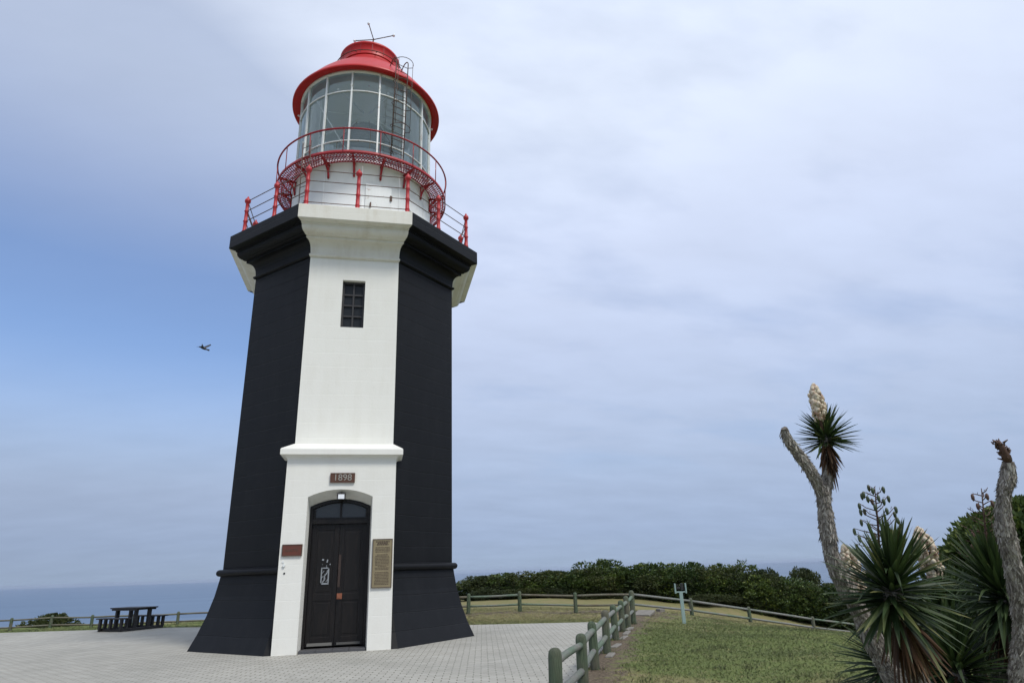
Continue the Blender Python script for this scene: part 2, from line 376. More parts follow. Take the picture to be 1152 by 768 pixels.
g1 = np.sinh(np.linspace(-4.6, 4.6, 540)); g1 = g1 / g1.max() * 420
gx, gy = np.meshgrid(g1 + 3.0, g1 + 1.0)
gz = terrain(gx, gy)
dn = seg_dist(gx, gy, near_posts + [(6.9, .3)]); db = seg_dist(gx, gy, [tuple(p)[:2] for p in back_posts]); dr = seg_dist(gx, gy, [tuple(p)[:2] for p in right_posts])
def dirtf(x, y):
    dn = seg_dist(x, y, near_posts + [(7.0, .6), (8.2, 3.2)]); db = seg_dist(x, y, [tuple(p)[:2] for p in back_posts]); dr = seg_dist(x, y, [tuple(p)[:2] for p in right_posts])
    # strips of bare earth follow the fences
    return np.clip(np.maximum.reduce([1.05 - dn / .75, .85 - db / 2.6, 1.10 - dr / 2.2, 1.0 - np.hypot(x - 8.3, y - 3.6) / 2.8]), 0, 1)
def vnoise(x, y, sc, seed):
    g_ = np.random.default_rng(seed).random((97, 97)); X = x / sc; Y = y / sc; xi = np.floor(X).astype(int); yi = np.floor(Y).astype(int); fx = X - xi; fy = Y - yi
    fx = fx * fx * (3 - 2 * fx); fy = fy * fy * (3 - 2 * fy); q = lambda a_, b_: g_[a_ % 97, b_ % 97]
    return (q(xi, yi) * (1 - fx) + q(xi + 1, yi) * fx) * (1 - fy) + (q(xi, yi + 1) * (1 - fx) + q(xi + 1, yi + 1) * fx) * fy
def dryf(x, y):
    db = seg_dist(x, y, [tuple(p)[:2] for p in back_posts]); s_ = (x - CAM.x) * .211 + (y - CAM.y) * .9775
    a_ = np.clip(1.2 - np.abs(db) / 6.5, 0, 1) * (x < 8.5)
    dr_ = seg_dist(x, y, [tuple(p)[:2] for p in right_posts]); b_ = np.clip(.9 - dr_ / 5, 0, 1)
    c_ = np.clip((s_ - 19.5) / 3, 0, .85) * (x > 2)
    p_ = np.clip((vnoise(x, y, 1.7, 1) * .6 + vnoise(x, y, .55, 2) * .4 - .56) * 4, 0, .8)
    return np.maximum.reduce([a_, b_, c_, p_])
dirt = dirtf(gx, gy)
nn = gx.shape[0]
idx = np.arange(nn * nn).reshape(nn, nn)
F = np.stack([idx[:-1, :-1], idx[:-1, 1:], idx[1:, 1:], idx[1:, :-1]], -1).reshape(-1, 4)
s_ = (gx - CAM.x) * .211 + (gy - CAM.y) * .9775; r_ = (gx - CAM.x) * .9775 - (gy - CAM.y) * .211
dry = dryf(gx, gy)
a = Mat('ground_turf', (.1, .12, .05), .9, spec=.2)
g = a.noise(.55, 5, .6); g2 = a.noise(3.2, 6, .7); g3 = a.noise(45, 4, .7)
turf = a.ramp(g3, [(.30, (.090, .118, .030)), (.52, (.108, .138, .037)), (.75, (.14, .166, .052))])
turf = a.mix(a.rng(g, .40, .66, 0, .6), turf, (.122, .145, .042))
turf = a.mix(a.rng(g2, .50, .72, 0, .6), turf, (.15, .115, .06))
da = a.n('ShaderNodeAttribute', attribute_name='dry'); di = a.n('ShaderNodeAttribute', attribute_name='dirt')
drycol = a.mix(g3, (.15, .125, .06), (.27, .22, .115))
turf = a.mix(a.math('MULTIPLY', da.outputs['Fac'], a.rng(g2, .3, .6, .35, 1), True), turf, drycol)
soil = a.ramp(a.noise(22, 8, .8), [(.36, (.030, .022, .015)), (.50, (.10, .075, .050)), (.66, (.24, .20, .14))])
df = a.math('ADD', di.outputs['Fac'], a.math('MULTIPLY', a.math('SUBTRACT', g2, .5), 2.6)); df = a.rng(df, .42, .72)
a.color(a.mix(df, turf, soil)); a.bump(g3, .2, .02)
me = npmesh('ground', np.stack([gx, gy, gz], -1).reshape(-1, 3), F, a.m, True, {'dirt': dirt.ravel(), 'dry': dry.ravel()})
link('ground', me, kind='structure')

# paving: one sheet of small concrete pavers, its edge a real thickness over the soil
a = Mat('concrete_pavers', (.33, .33, .31), .85, spec=.25)
vec = a.coord((1, 1, 1), rot=(0, 0, radians(9)))
wob = a.n('ShaderNodeVectorMath', operation='ADD'); wn_ = a.n('ShaderNodeTexNoise'); wn_.inputs['Scale'].default_value = 3; a.l(vec, wn_.inputs['Vector'])
sc_ = a.n('ShaderNodeVectorMath', operation='SCALE'); sc_.inputs['Scale'].default_value = .022; a.l(wn_.outputs['Color'], sc_.inputs[0]); a.l(vec, wob.inputs[0]); a.l(sc_.outputs[0], wob.inputs[1])
bk = a.n('ShaderNodeTexBrick'); a.l(wob.outputs[0], bk.inputs['Vector']); bk.inputs['Scale'].default_value = 1
bk.inputs['Brick Width'].default_value = .20; bk.inputs['Row Height'].default_value = .10; bk.inputs['Mortar Size'].default_value = .009; bk.inputs['Mortar Smooth'].default_value = .4; bk.inputs['Bias'].default_value = 0
bk.inputs['Color1'].default_value = (.42, .405, .36, 1); bk.inputs['Color2'].default_value = (.355, .345, .305, 1); bk.inputs['Mortar'].default_value = (.13, .12, .10, 1)
c = a.mix(a.rng(a.noise(.45, 5, .6), .35, .7, 0, .5), bk.outputs['Color'], (.22, .22, .195))
c = a.mix(a.rng(a.noise(2.4, 6, .75), .52, .72, 0, .5), c, (.40, .39, .36))
c = a.mix(a.rng(a.noise(7, 6, .8), .57, .72, 0, .6), c, (.15, .14, .115))
c = a.mix(a.rng(a.noise(.9, 7, .75), .55, .70, 0, .35), c, (.20, .19, .155))
a.color(c)
nb = a.bump(bk.outputs['Fac'], -.9, .012); a.bump(a.noise(60, 4, .7), .25, .006, nb)
mb = MB(); zt = .012; n_ = len(pav)
mb.add([(x, y, zt) for x, y in pav] + [(x, y, -.15) for x, y in pav], [tuple(range(n_))[::-1]] + [(i, (i + 1) % n_, n_ + (i + 1) % n_, n_ + i) for i in range(n_)])
pv = mb.build('paving', a.m, kind='structure')
# make the top face point up
import bmesh
bm = bmesh.new(); bm.from_mesh(pv.data); bmesh.ops.recalc_face_normals(bm, faces=bm.faces[:]); bm.to_mesh(pv.data); bm.free()

# concrete edge stones beside the near fence
ker = MB()
pts = [p[:2] for p in near_posts]
for i in range(2, len(pts) - 1):
    A = Vector((*pts[i], 0)); B = Vector((*pts[i + 1], 0)); d = (B - A); L = d.length; d.normalize(); nrm = Vector((d.y, -d.x, 0))
    rot = Matrix.Rotation(math.atan2(d.y, d.x), 3, 'Z'); k = max(1, int(L / .55))
    for j in range(k):
        if random.random() < .35: continue
        c = A + d * (L * (j + .5) / k) + nrm * (.09 + random.uniform(-.02, .02))
        ker.box((c.x, c.y, -.048 + random.uniform(-.012, .022)), (L / k * .8, .11, .13), Matrix.Rotation(math.atan2(d.y, d.x) + random.uniform(-.15, .15), 3, 'Z'))
ker.build('kerb', M_conc, kind='structure', bevel=.015)

# sea
a = Mat('sea_water', (.055, .105, .185), .42, spec=.35)
s1 = a.noise(1, 6, .6, a.coord((.0011, .0042, 1))); s2 = a.noise(1, 5, .65, a.coord((.02, .05, 1)))
a.color(a.mix(a.rng(s1, .35, .68), (.070, .115, .185), (.115, .165, .235)))
a.bump(s2, .35, 2.0); 
mb = MB(); S_ = 30000
mb.add([(-S_, -S_, -60), (S_, -S_, -60), (S_, S_, -60), (-S_, S_, -60)], [(0, 1, 2, 3)])
mb.build('sea', a.m, kind='structure')

# ------------------------------------------------------------------ lighthouse
LH = thing('lighthouse', 'octagonal black and white lighthouse with red lantern gallery and red domed roof', 'lighthouse')
T8 = math.tan(pi / 8)
def octv(ap, z): return [(ap / cos(pi / 8) * cos(-pi / 2 + pi / 8 + i * pi / 4), ap / cos(pi / 8) * sin(-pi / 2 + pi / 8 + i * pi / 4), z) for i in range(-1, 7)]
# index 0 = front-left corner, 1 = front-right ... face i between i and i+1 ; face 0 = front (white), 1 = right diagonal (black) ...
def octloft(mb, prof, cols, skip=None):
    rings = [octv(a_, z_) for a_, z_ in prof]; b = len(mb.v)
    for r in rings: mb.v += r
    for k in range(len(prof) - 1):
        for i in range(8):
            if skip and skip(k, i): continue
            j = (i + 1) % 8
            mb.f.append((b + k * 8 + i, b + k * 8 + j, b + (k + 1) * 8 + j, b + (k + 1) * 8 + i)); mb.m.append(cols(i)); mb.smooth.append(False)
bw = lambda i: i % 2          # 0 white, 1 black
R2 = 2.344
mb = MB()
zs = [1.45, 6.36, 7.48, 8.0]; hx_f = R2 * T8
octloft(mb, [(R2, z) for z in zs], bw, skip=lambda k, i: i == 0 and k < 2)
mb.add([(-hx_f, -R2, 3.2), (hx_f, -R2, 3.2), (hx_f, -R2, 6.36), (-hx_f, -R2, 6.36)], [(0, 1, 2, 3)], 0)
W0, W1 = -.24, .25; hx = R2 * T8
mb.add([(-hx, -R2, 6.36), (W0, -R2, 6.36), (W0, -R2, 7.48), (-hx, -R2, 7.48)], [(0, 1, 2, 3)], 0)
mb.add([(W1, -R2, 6.36), (hx, -R2, 6.36), (hx, -R2, 7.48), (W1, -R2, 7.48)], [(0, 1, 2, 3)], 0)
yb = -2.19
q = [(W0, 6.36), (W1, 6.36), (W1, 7.48), (W0, 7.48)]
vs_ = [(x, -R2, z) for x, z in q] + [(x, yb, z) for x, z in q]
mb.add(vs_, [(i, i + 4, (i + 1) % 4 + 4, (i + 1) % 4) for i in range(4)] , 0)
mb.build('wall', [M_white, M_black], LH)
mb = MB()
pp = [(2.80, -.12), (2.80, 0), (2.66, .30), (2.54, .62), (2.44, .98), (2.385, 1.28), (2.375, 1.36)]
octloft(mb, pp, lambda i: 0, skip=lambda k, i: i == 0)
for (a0_, z0_), (a1_, z1_) in zip(pp[:-1], pp[1:]):
    for s_g in (-1, 1):
        q_ = [(s_g * 1.0, -a0_, z0_), (s_g * max(1.001, a0_ * T8), -a0_, z0_), (s_g * max(1.001, a1_ * T8), -a1_, z1_), (s_g * 1.0, -a1_, z1_)]
        mb.add(q_, [(0, 1, 2, 3) if s_g > 0 else (3, 2, 1, 0)])
mb.build('plinth', M_black, LH)
mb = MB()
octloft(mb, [(2.34, 1.352)] + [(2.395 + .065 * cos(t_), 1.415 + .065 * sin(t_)) for t_ in np.linspace(-pi / 2, pi / 2, 9)] + [(2.34, 1.48)], lambda i: 0, skip=lambda k, i: i == 0)
mb.build('string_course', M_black, LH)
mb = MB()
cove = [(2.52 - .12 * cos(t_) * 1.0, 8.18 + .20 * sin(t_)) for t_ in np.linspace(0, pi / 2, 6)]
prof = [(2.34, 7.995), (2.375, 7.995), (2.405, 8.02), (2.405, 8.05), (2.375, 8.075), (2.355, 8.085), (2.36, 8.14)] + [(2.365 + .15 * (1 - cos(t_)), 8.16 + .20 * sin(t_)) for t_ in np.linspace(.15, pi / 2, 7)] + [(2.575, 8.362), (2.575, 8.41), (2.64, 8.415)] + \
       [(2.64 + .15 * sin(t_), 8.43 + .13 * (1 - cos(t_))) for t_ in np.linspace(.1, pi / 2, 7)] + [(2.79, 8.585), (2.82, 8.59), (2.82, 8.62), (2.955, 8.64), (2.964, 8.65), (2.964, 8.965), (2.95, 8.98), (1.7, 9.0)]
octloft(mb, prof, bw)
mb.build('cornice', [M_whitecap, M_black], LH)
# window
mb = MB(); fy = -2.215
for x0, x1, z0, z1 in ((W0, W0 + .045, 6.36, 7.48), (W1 - .045, W1, 6.36, 7.48), (W0 + .045, W1 - .045, 6.36, 6.41), (W0 + .045, W1 - .045, 7.43, 7.48)):
    mb.box(((x0 + x1) / 2, fy, (z0 + z1) / 2), (x1 - x0, .05, z1 - z0))
mb.box((.005, fy - .001, 6.92), (.035, .035, 1.02))
for z in (6.66, 6.915, 7.17): mb.box((.005, fy + .002, z), (.40, .03, .035))
win = thing  # placeholder
wf = mb.build('window', M_dark, LH)
mb = MB(); mb.box((.005, fy + .03, 6.92), (.44, .01, 1.06)); mb.build('pane', M_dglass, wf)

# entrance block: tapered recess with segmental arch
def arch(hw, zs_, rise, n=14, cx=0.0):
    Rr = (hw * hw + rise * rise) / (2 * rise); out = []
    am = math.asin(hw / Rr)
    for i in range(n + 1):
        t_ = -am + 2 * am * i / n; out.append((cx + Rr * sin(t_), zs_ + rise - Rr + Rr * cos(t_)))
    return out
mb = MB(); PY = -2.83; PW = 1.028; PH = 3.40
A0 = [(-.6, 0)] + arch(.6, 2.71, .14) + [(.6, 0)]
A1 = [(-.55, 0)] + arch(.55, 2.56, .14, cx=0) + [(.575, 0)]
A1 = [(-.565, 0)] + arch(.57, 2.56, .14) + [(.575, 0)]
n_ = len(A0)
# front face: left jamb, right jamb, panels over arch
mb.add([(-PW, PY, -.05), (-.6, PY, -.05), (-.6, PY, 2.71), (-.6, PY, PH), (-PW, PY, PH)], [(0, 1, 2, 3, 4)])
mb.add([(PW, PY, -.05), (.6, PY, -.05), (.6, PY, 2.71), (.6, PY, PH), (PW, PY, PH)], [(4, 3, 2, 1, 0)])
for i in range(1, n_ - 2):
    (xa, za), (xb, zb) = A0[i], A0[i + 1]; mb.add([(xa, PY, za), (xb, PY, zb), (xb, PY, PH), (xa, PY, PH)], [(0, 1, 2, 3)])
mb.add([(-PW, PY, -.05), (-PW, PY, PH), (-PW, -2.2, PH), (-PW, -2.2, -.05)], [(0, 1, 2, 3)]); mb.add([(PW, PY, -.05), (PW, PY, PH), (PW, -2.2, PH), (PW, -2.2, -.05)], [(3, 2, 1, 0)])
DB = -2.50
for i in range(n_ - 1):
    (xa, za), (xb, zb) = A0[i], A0[i + 1]; (xc, zc_), (xd, zd) = A1[i], A1[i + 1]
    mb.add([(xa, PY, za), (xb, PY, zb), (xd, DB, zd), (xc, DB, zc_)], [(3, 2, 1, 0)])
portal = mb.build('entrance_surround', M_white, LH)
# plaster behind the door frame keeps the recess closed
mb = MB()
def capring(hx_, y_, z): return [(-hx_, y_, z), (hx_, y_, z), (hx_, -2.2, z), (-hx_, -2.2, z)]
rings = [capring(1.03, -2.832, 3.40)] + [capring(1.03 + .095 * (1 - cos(t_)), -2.832 - .095 * (1 - cos(t_)), 3.40 + .095 * sin(t_)) for t_ in np.linspace(.2, pi / 2, 5)] + [capring(1.155, -2.95, 3.50), capring(1.155, -2.95, 3.60), capring(1.14, -2.94, 3.62), capring(.985, -2.36, 3.81), capring(.985, -2.34, 3.815)]
b = len(mb.v)
for r in rings: mb.v += r
for k in range(len(rings) - 1):
    for i in (0, 1, 3):
        j = (i + 1) % 4; mb.f.append((b + k * 4 + i, b + k * 4 + j, b + (k + 1) * 4 + j, b + (k + 1) * 4 + i)); mb.m.append(0); mb.smooth.append(False)
mb.build('cap_moulding', M_white, portal)
# step
mb = MB(); 
for i in range(4): mb.box((-.435 + i * .29, -2.63, .03), (.284, .36, .06))
mb.build('doorstep', Mat('slate_step', (.07, .07, .075), .6).m, LH, bevel=.004)
# door frame
mb = MB(); DY = -2.47
out = [(-.565, .06)] + arch(.57, 2.555, .14) + [(.575, .06)]; inn = [(-.515, .06)] + arch(.515, 2.51, .13) + [(.525, .06)]
for i in range(len(out) - 1):
    (xa, za), (xb, zb) = out[i], out[i + 1]; (xc, zc_), (xd, zd) = inn[i], inn[i + 1]
    v_ = [(xa, DY - .05, za), (xb, DY - .05, zb), (xd, DY - .05, zd), (xc, DY - .05, zc_), (xa, DY + .08, za), (xb, DY + .08, zb), (xd, DY + .08, zd), (xc, DY + .08, zc_)]
    mb.add(v_, [(0, 1, 2, 3), (3, 2, 6, 7), (0, 4, 5, 1)])
mb.box((.005, DY - .02, 2.275), (1.035, .08, .075))
dfm = mb.build('door_frame', M_door, LH)
mb = MB(); ins = arch(.51, 2.505, .13)
mb.add([(x, DY + .04, z) for x, z in ins] + [(.51, DY + .04, 2.31), (-.51, DY + .04, 2.31)], [tuple(range(len(ins) + 2))])
fan = mb.build('fanlight', Mat('fanlight_glass', (.045, .05, .052), .15).m, dfm)
mb = MB(); mb.box((.005, DY + .01, 2.47), (.035, .04, .33)); mb.box((-.49, DY + .012, 2.42), (.05, .04, .2)); mb.box((.50, DY + .012, 2.42), (.05, .04, .2)); mb.box((0, DY + .013, 2.33), (1.0, .04, .05))
mb.build('glazing_bar', M_door, fan)
for sgn in (-1, 1):
    x0, x1 = (-.512, .002) if sgn < 0 else (.006, .522); zc0, zc1 = .085, 2.235
    mb = MB(); yd = DY + .035
    mb.box(((x0 + x1) / 2, yd, (zc0 + zc1) / 2), (x1 - x0, .04, zc1 - zc0))
    yp = yd - .026
    for xa, xb, za, zb in ((x0, x0 + .09, zc0, zc1), (x1 - .09, x1, zc0, zc1), (x0 + .09, x1 - .09, zc0, zc0 + .16), (x0 + .09, x1 - .09, zc1 - .11, zc1), (x0 + .09, x1 - .09, .86, .98)):
        mb.box(((xa + xb) / 2, yp, (za + zb) / 2), (xb - xa, .012, zb - za))
    # raised fields
    for za, zb in ((zc0 + .20, .82), (1.02, zc1 - .15)):
        mb.box(((x0 + x1) / 2, yd - .024, (za + zb) / 2), (x1 - x0 - .24, .008, zb - za))
    lf = mb.build('door_leaf', M_door, LH, bevel=.006)
    lf['label'] = 'left black door leaf with torn white notice' if sgn < 0 else 'right black door leaf with copper lock plate'
    if sgn < 0:
        mb = MB(); w = .15; h = .30; yy = yd - .040; cx0 = -.225; cz0 = 1.295
        for xa, xb, za, zb in ((-w / 2, -w / 2 + .02, -h / 2, h / 2), (w / 2 - .022, w / 2, -h / 2 + .02, h / 2), (-w / 2, w / 2, -h / 2, -h / 2 + .028), (-w / 2 + .01, w / 2, h / 2 - .02, h / 2)):
            mb.box((cx0 + (xa + xb) / 2, yy, cz0 + (za + zb) / 2), (xb - xa, .002, zb - za))
        for tt in np.linspace(0, 1, 9):
            mb.box((cx0 - .03 + .07 * tt + .012 * sin(tt * 9), yy - .001, cz0 - .10 + .19 * tt), (.022, .002, .032), Matrix.Rotation(.45 + .5 * sin(tt * 7), 3, 'Y'))
        for dx, dz in ((-.035, .07), (.04, -.08), (-.045, -.02)): mb.box((cx0 + dx, yy - .001, cz0 + dz), (.010, .002, .06), Matrix.Rotation(.6, 3, 'Y'))
        for dx, dz, s0, s1 in ((-.05, .29, .035, .03), (.03, .265, .022, .055), (-.055, .205, .010, .010), (.085, .205, .018, .022), (.02, .18, .010, .024), (.025, .125 + .03, .012, .012)):
            mb.box((cx0 + dx, yy, cz0 + dz), (s0, .002, s1), Matrix.Rotation(.2, 3, 'Y'))
        mb.build('torn_notice', M_paper, lf)
        mb = MB(); mb.box((-.25, yd - .045, .125), (.44, .006, .05)); mb.build('kick_strip', Mat('scuffed_metal', (.16, .155, .14), .6).m, lf)
    else:
        mb = MB(); mb.box((.06, yd - .05, .93), (.095, .016, .10)); pl = mb.build('lock_plate', M_copper, lf, bevel=.004)
        mb = MB(); mb.tube([(.06, yd - .058, .93), (.06, yd - .10, .93)], [.012, .028], 12); mb.build('door_knob', M_copper, pl)
        mb = MB(); mb.box((.035, yd - .05, 1.38), (.045, .014, .58)); mb.build('cover_strip', Mat('brown_cover_strip', (.035, .02, .014), .5).m, lf)
        mb = MB(); mb.box((.26, yd - .045, .125), (.42, .006, .04)); mb.build('kick_strip', Mat('worn_metal', (.09, .088, .08), .6).m, lf)
# lamp over the door
mb = MB(); mb.box((.01, -2.76, 2.72), (.16, .11, .12)); mb.box((.01, -2.70, 2.80), (.04, .05, .10)); lp = mb.build('door_lamp', M_dark, LH, bevel=.008)
mb = MB(); mb.box((.01, -2.818, 2.715), (.115, .006, .085)); mb.build('diffuser', M_lampface, lp)
# plaques
def textmesh(s, size, depth, name):
    cu = bpy.data.curves.new(name, 'FONT'); cu.body = s; cu.size = size; cu.extrude = depth; cu.align_x = 'CENTER'; cu.align_y = 'CENTER'
    tmp = bpy.data.objects.new('tmp_text', cu); COL.objects.link(tmp)
    bpy.context.view_layer.update()
    me = bpy.data.meshes.new_from_object(tmp.evaluated_get(bpy.context.evaluated_depsgraph_get()))
    bpy.data.objects.remove(tmp); bpy.data.curves.remove(cu)
    me.transform(Matrix.Rotation(pi / 2, 4, 'X')); return me
def plaque(name, x0, x1, z0, z1, mat, fr_mat, th=.025):
    mb = MB(); cx0, cz0 = (x0 + x1) / 2, (z0 + z1) / 2; w, h = x1 - x0, z1 - z0
    mb.box((cx0, PY - th / 2 - .001, cz0), (w, th, h))
    o = mb.build(name, mat, LH, bevel=.003)
    mb = MB(); b_ = .012
    for x, z, dx, dz in ((cx0, z0 + b_ / 2, w, b_), (cx0, z1 - b_ / 2, w, b_), (x0 + b_ / 2, cz0, b_, h - 2 * b_), (x1 - b_ / 2, cz0, b_, h - 2 * b_)):
        mb.box((x, PY - th - .004, z), (dx, .01, dz))
    mb.build('plaque_border', fr_mat, o); return o
dp = plaque('date_plaque', -.21, .25, 2.975, 3.155, M_plq, M_plq, .03)
dp['label'] = 'brown plaque reading 1898 over the arch'
me = textmesh('1898', .175, .006, 'date_numerals'); me.materials.append(M_letter); me.transform(Matrix.Scale(1.0, 4))
o = link('date_numerals', me, dp); o.location = (.02, PY - .036, 3.064)
npq = plaque('name_plaque', -.985, -.63, 1.655, 1.86, M_nplq, M_dletter)
npq['label'] = 'red brown plaque left of the door'
mb = MB(); x = -.93
while x < -.69:
    w = random.uniform(.012, .024); mb.box((x, PY - .028, 1.757 + random.uniform(-.003, .003)), (w * .45, .004, random.uniform(.035, .05))); mb.box((x + w * .5, PY - .028, 1.757 + random.choice((-.018, 0, .018))), (w * .7, .004, .010)); x += w + .012
mb.build('worn_lettering', M_dletter, npq)
ip = plaque('information_plaque', .635, 1.005, 1.055, 1.92, M_iplq, M_dletter)
ip['label'] = 'tall brass plaque of fine text right of the door'
mb = MB(); z = 1.87; row = 0
while z > 1.09:
    mg = .05 + (random.random() * .06 if row in (0, 1, 2, 9, 17) else random.random() * .012); x = .635 + mg; xe = 1.005 - mg
    if row not in (3, 8, 20):
        while x < xe:
            w = random.uniform(.012, .045); w = min(w, xe - x); mb.box((x + w / 2, PY - .028, z), (w, .003, .011 if row > 2 else .02)); x += w + .008
    z -= .026; row += 1
mb.build('worn_lettering', M_dletter, ip)
# wall fittings left of the door
mb = MB(); mb.tube([(-.93, PY + .01, 1.50), (-.93, PY - .03, 1.50)], .026, 12); mb.tube([(-.95, PY + .01, 1.56), (-.95, PY - .012, 1.56)], .02, 10); mb.build('pipe_stub', M_wmetal, LH)
mb = MB(); mb.tube([(-.915, PY + .004, 1.36), (-.915, PY - .006, 1.36)], .018, 12); mb.build('vent_hole', M_dark, LH)

# gallery railing : posts and rods
GZ = 8.985; RA = 2.70
cor = [Vector((x, y, 0)) for x, y, _ in octv(RA, 0)]
gposts = []
for i in range(8):
    A = cor[i]; B = cor[(i + 1) % 8]; gposts.append(A); gposts.append((A + B) / 2)
pm = MB()
pm.lathe([(0, 0), (0.0768, 0), (0.0768, .03), (0.0448, .05), (0.0486, .16), (0.0461, .18), (0.0614, .2), (0.0461, .22), (0.0422, .45), (0.0602, .475), (0.0422, .50), (0.0397, .73), (0.0576, .755), (0.0397, .78), (0.0397, .98), (0.0640, 1.0), (0.0742, 1.04), (0.0666, 1.08), (0.0384, 1.11), (0.0282, 1.13), (0.0128, 1.17), (0, 1.18)], 12)
pme = None
for p in gposts:
    if pme is None:
        o = pm.build('gallery_post', M_red, LH); pme = o.data
    else: o = link('gallery_post', pme, LH)
    o.location = (p.x, p.y, GZ)
for h in (1.04, .755, .475, .2):
    mb = MB()
    mb.tube([(c_.x, c_.y, GZ + h) for c_ in cor], .011, 6, closed=True, sm=False); mb.build('gallery_rail', M_rust, LH)
# diagonal stays of the side posts
mb = MB()
for s in (-1, 1):
    for yy in (-1.12, 0, 1.12):
        mb = MB(); mb.tube([(s * 2.70, yy, GZ + .8), (s * 2.38, yy, GZ + .02)], .012, 6); mb.build('rail_stay', M_rust, LH)
# white drum (murette)
mb = MB(); mb.lathe([(1.87, 9.0), (1.87, 9.06), (1.83, 9.08), (1.83, 10.92), (1.85, 10.93), (1.85, 10.95), (1.76, 10.96)], 96)
drum = mb.build('lantern_drum', M_drum, LH)
def polar(R, deg, z): a_ = radians(deg); return Vector((R * sin(a_), -R * cos(a_), z))
def curved_panel(mb, R, d0, d1, z0, z1, th, n=8):
    vs = []
    for i in range(n + 1):
        d = d0 + (d1 - d0) * i / n
        for rr in (R, R + th):
            for z in (z0, z1): vs.append(polar(rr, d, z))
    fs = []
    for i in range(n):
        a_ = i * 4; b_ = a_ + 4; fs += [(a_ + 2, b_ + 2, b_ + 3, a_ + 3), (a_ + 3, b_ + 3, b_ + 1, a_ + 1), (a_ + 2, a_, b_, b_ + 2)]
    fs += [(0, 2, 3, 1), (n * 4, n * 4 + 1, n * 4 + 3, n * 4 + 2)]
    mb.add(vs, fs)
mb = MB(); curved_panel(mb, 1.835, 4, 24, 9.12, 10.35, .02); ht = mb.build('drum_hatch', M_wmetal, drum)
mb = MB()
for z in (9.45, 10.05): mb = MB(); p = polar(1.865, 23.5, z); mb.box(p, (.05, .05, .14), Matrix.Rotation(radians(23.5), 3, 'Z')); mb.build('hinge', M_rust, ht)
mb = MB(); p = polar(1.875, 8, 9.75); mb.box(p, (.03, .05, .12), Matrix.Rotation(radians(8), 3, 'Z')); mb.build('hatch_latch', M_rust, ht)
mb = MB()
for d in range(0, 360, 30): mb = MB(); curved_panel(mb, 1.832, d - .4 + 31, d + .4 + 31, 9.1, 10.86, .008, 1); mb.build('drum_seam', M_drum, drum)
for d, mt in ((-33, M_dark), (-9, M_wmetal)):
    p = polar(1.82, d, 9.62); q = polar(1.85, d, 9.62); mb = MB(); mb.tube([p, q], .045, 14); mb.build('drum_vent', mt, drum)
# red lattice walkway
mb = MB()
mb.ring(2.25, 10.93, .014, 128, 6); mb.ring(1.87, 10.93, .012, 128, 6); mb.ring(2.09, 10.93, .008, 128, 5)
mb.lathe([(2.24, 10.91), (2.266, 10.91), (2.266, 10.99), (2.24, 10.99)], 128, closed=True)
wk = mb.build('lantern_walkway', M_dred, LH)
mb = MB(); nb_ = 170
for i in range(nb_):
    for s in (-1, 1):
        a0 = 360 / nb_ * i; p = polar(1.87, a0, 10.925); q = polar(2.235, a0 + s * 6.5, 10.925)
        d = (q - p); L = d.length; mb.box((p + q) / 2, (L, .017, .012), Matrix.Rotation(math.atan2(d.y, d.x), 3, 'Z'))
mb.build('lattice', M_dred, wk)
bmesh_ = None
for i in range(18):
    d = -5.2 + i * 20
    mb = MB(); pts_ = []
    for t_ in np.linspace(0, 1, 9):
        an = t_ * pi / 2; pts_.append(polar(1.85 + .32 * (1 - cos(an)), d, 10.52 + .36 * sin(an)))
    mb.tube(pts_, .028, 6); mb.tube([polar(1.83, d, 10.885), polar(2.24, d, 10.885)], .030, 6); mb.tube([polar(1.855, d, 10.50), polar(1.855, d, 10.88)], .018, 6)
    sc = [polar(2.02 + .055 * (1 - t_ * .12) * cos(t_), d, 10.79 + .055 * (1 - t_ * .12) * sin(t_)) for t_ in np.linspace(0, 5, 14)]
    mb.tube(sc, .012, 5)
    mb.build('walkway_bracket', M_dred, wk)
mb = MB(); mb.ring(2.27, 11.62, .022, 128, 8); mb.build('walkway_rail', M_dred, LH)
for i in range(16):
    d = 11.25 + i * 22.5; mb = MB(); mb.tube([polar(2.262, d, 10.94), polar(2.27, d, 11.62)], .011, 6); mb.build('walkway_post', M_dred, LH)
# small ladder from gallery to walkway, steep, left of centre
mb = MB(); LD = -37
def ladder(mb, p0, p1, side, w, rr, n):
    s = side.normalized() * w / 2
    mb.tube([p0 - s, p1 - s], rr, 6); mb.tube([p0 + s, p1 + s], rr, 6)
    for i in range(n): q = p0.lerp(p1, (i + .5) / n); mb.tube([q - s, q + s], rr * .7, 5)
sd_ = polar(1, LD + 90, 0)
ladder(mb, polar(2.10, LD - 2, 9.0), polar(2.31, LD + 2, 11.35), sd_, .26, .011, 9); mb.build('gallery_ladder', M_rust, LH)
# glazing
BZ0, BZ1 = 11.62, 13.16
mb = MB()
for i in range(16):
    d = 11.25 + i * 22.5; rot = Matrix.Rotation(radians(d), 3, 'Z')
    mb.box(polar(1.795, d, 12.36), (.042, .075, 2.84), rot)
mb.ring(1.80, BZ0, .019, 96, 6); mb.ring(1.80, BZ1, .021, 96, 6)
mb.lathe([(1.78, 10.955), (1.85, 10.955), (1.85, 11.03), (1.78, 11.03)], 96, closed=True); mb.lathe([(1.76, 13.74), (1.84, 13.74), (1.84, 13.82), (1.76, 13.82)], 96, closed=True)
gz_ = mb.build('glazing_frame', M_wmetal, LH)
mb = MB()
for i in range(16):
    for z in (11.35, 11.95, 13.3):
        if (i + int(z * 3)) % 3 == 0: p = polar(1.86, 11.25 + i * 22.5, z); mb = MB(); mb.ring(.03, z, .008, 10, 5, c=(p.x, p.y)); mb.build('hand_grip', M_wmetal, gz_)
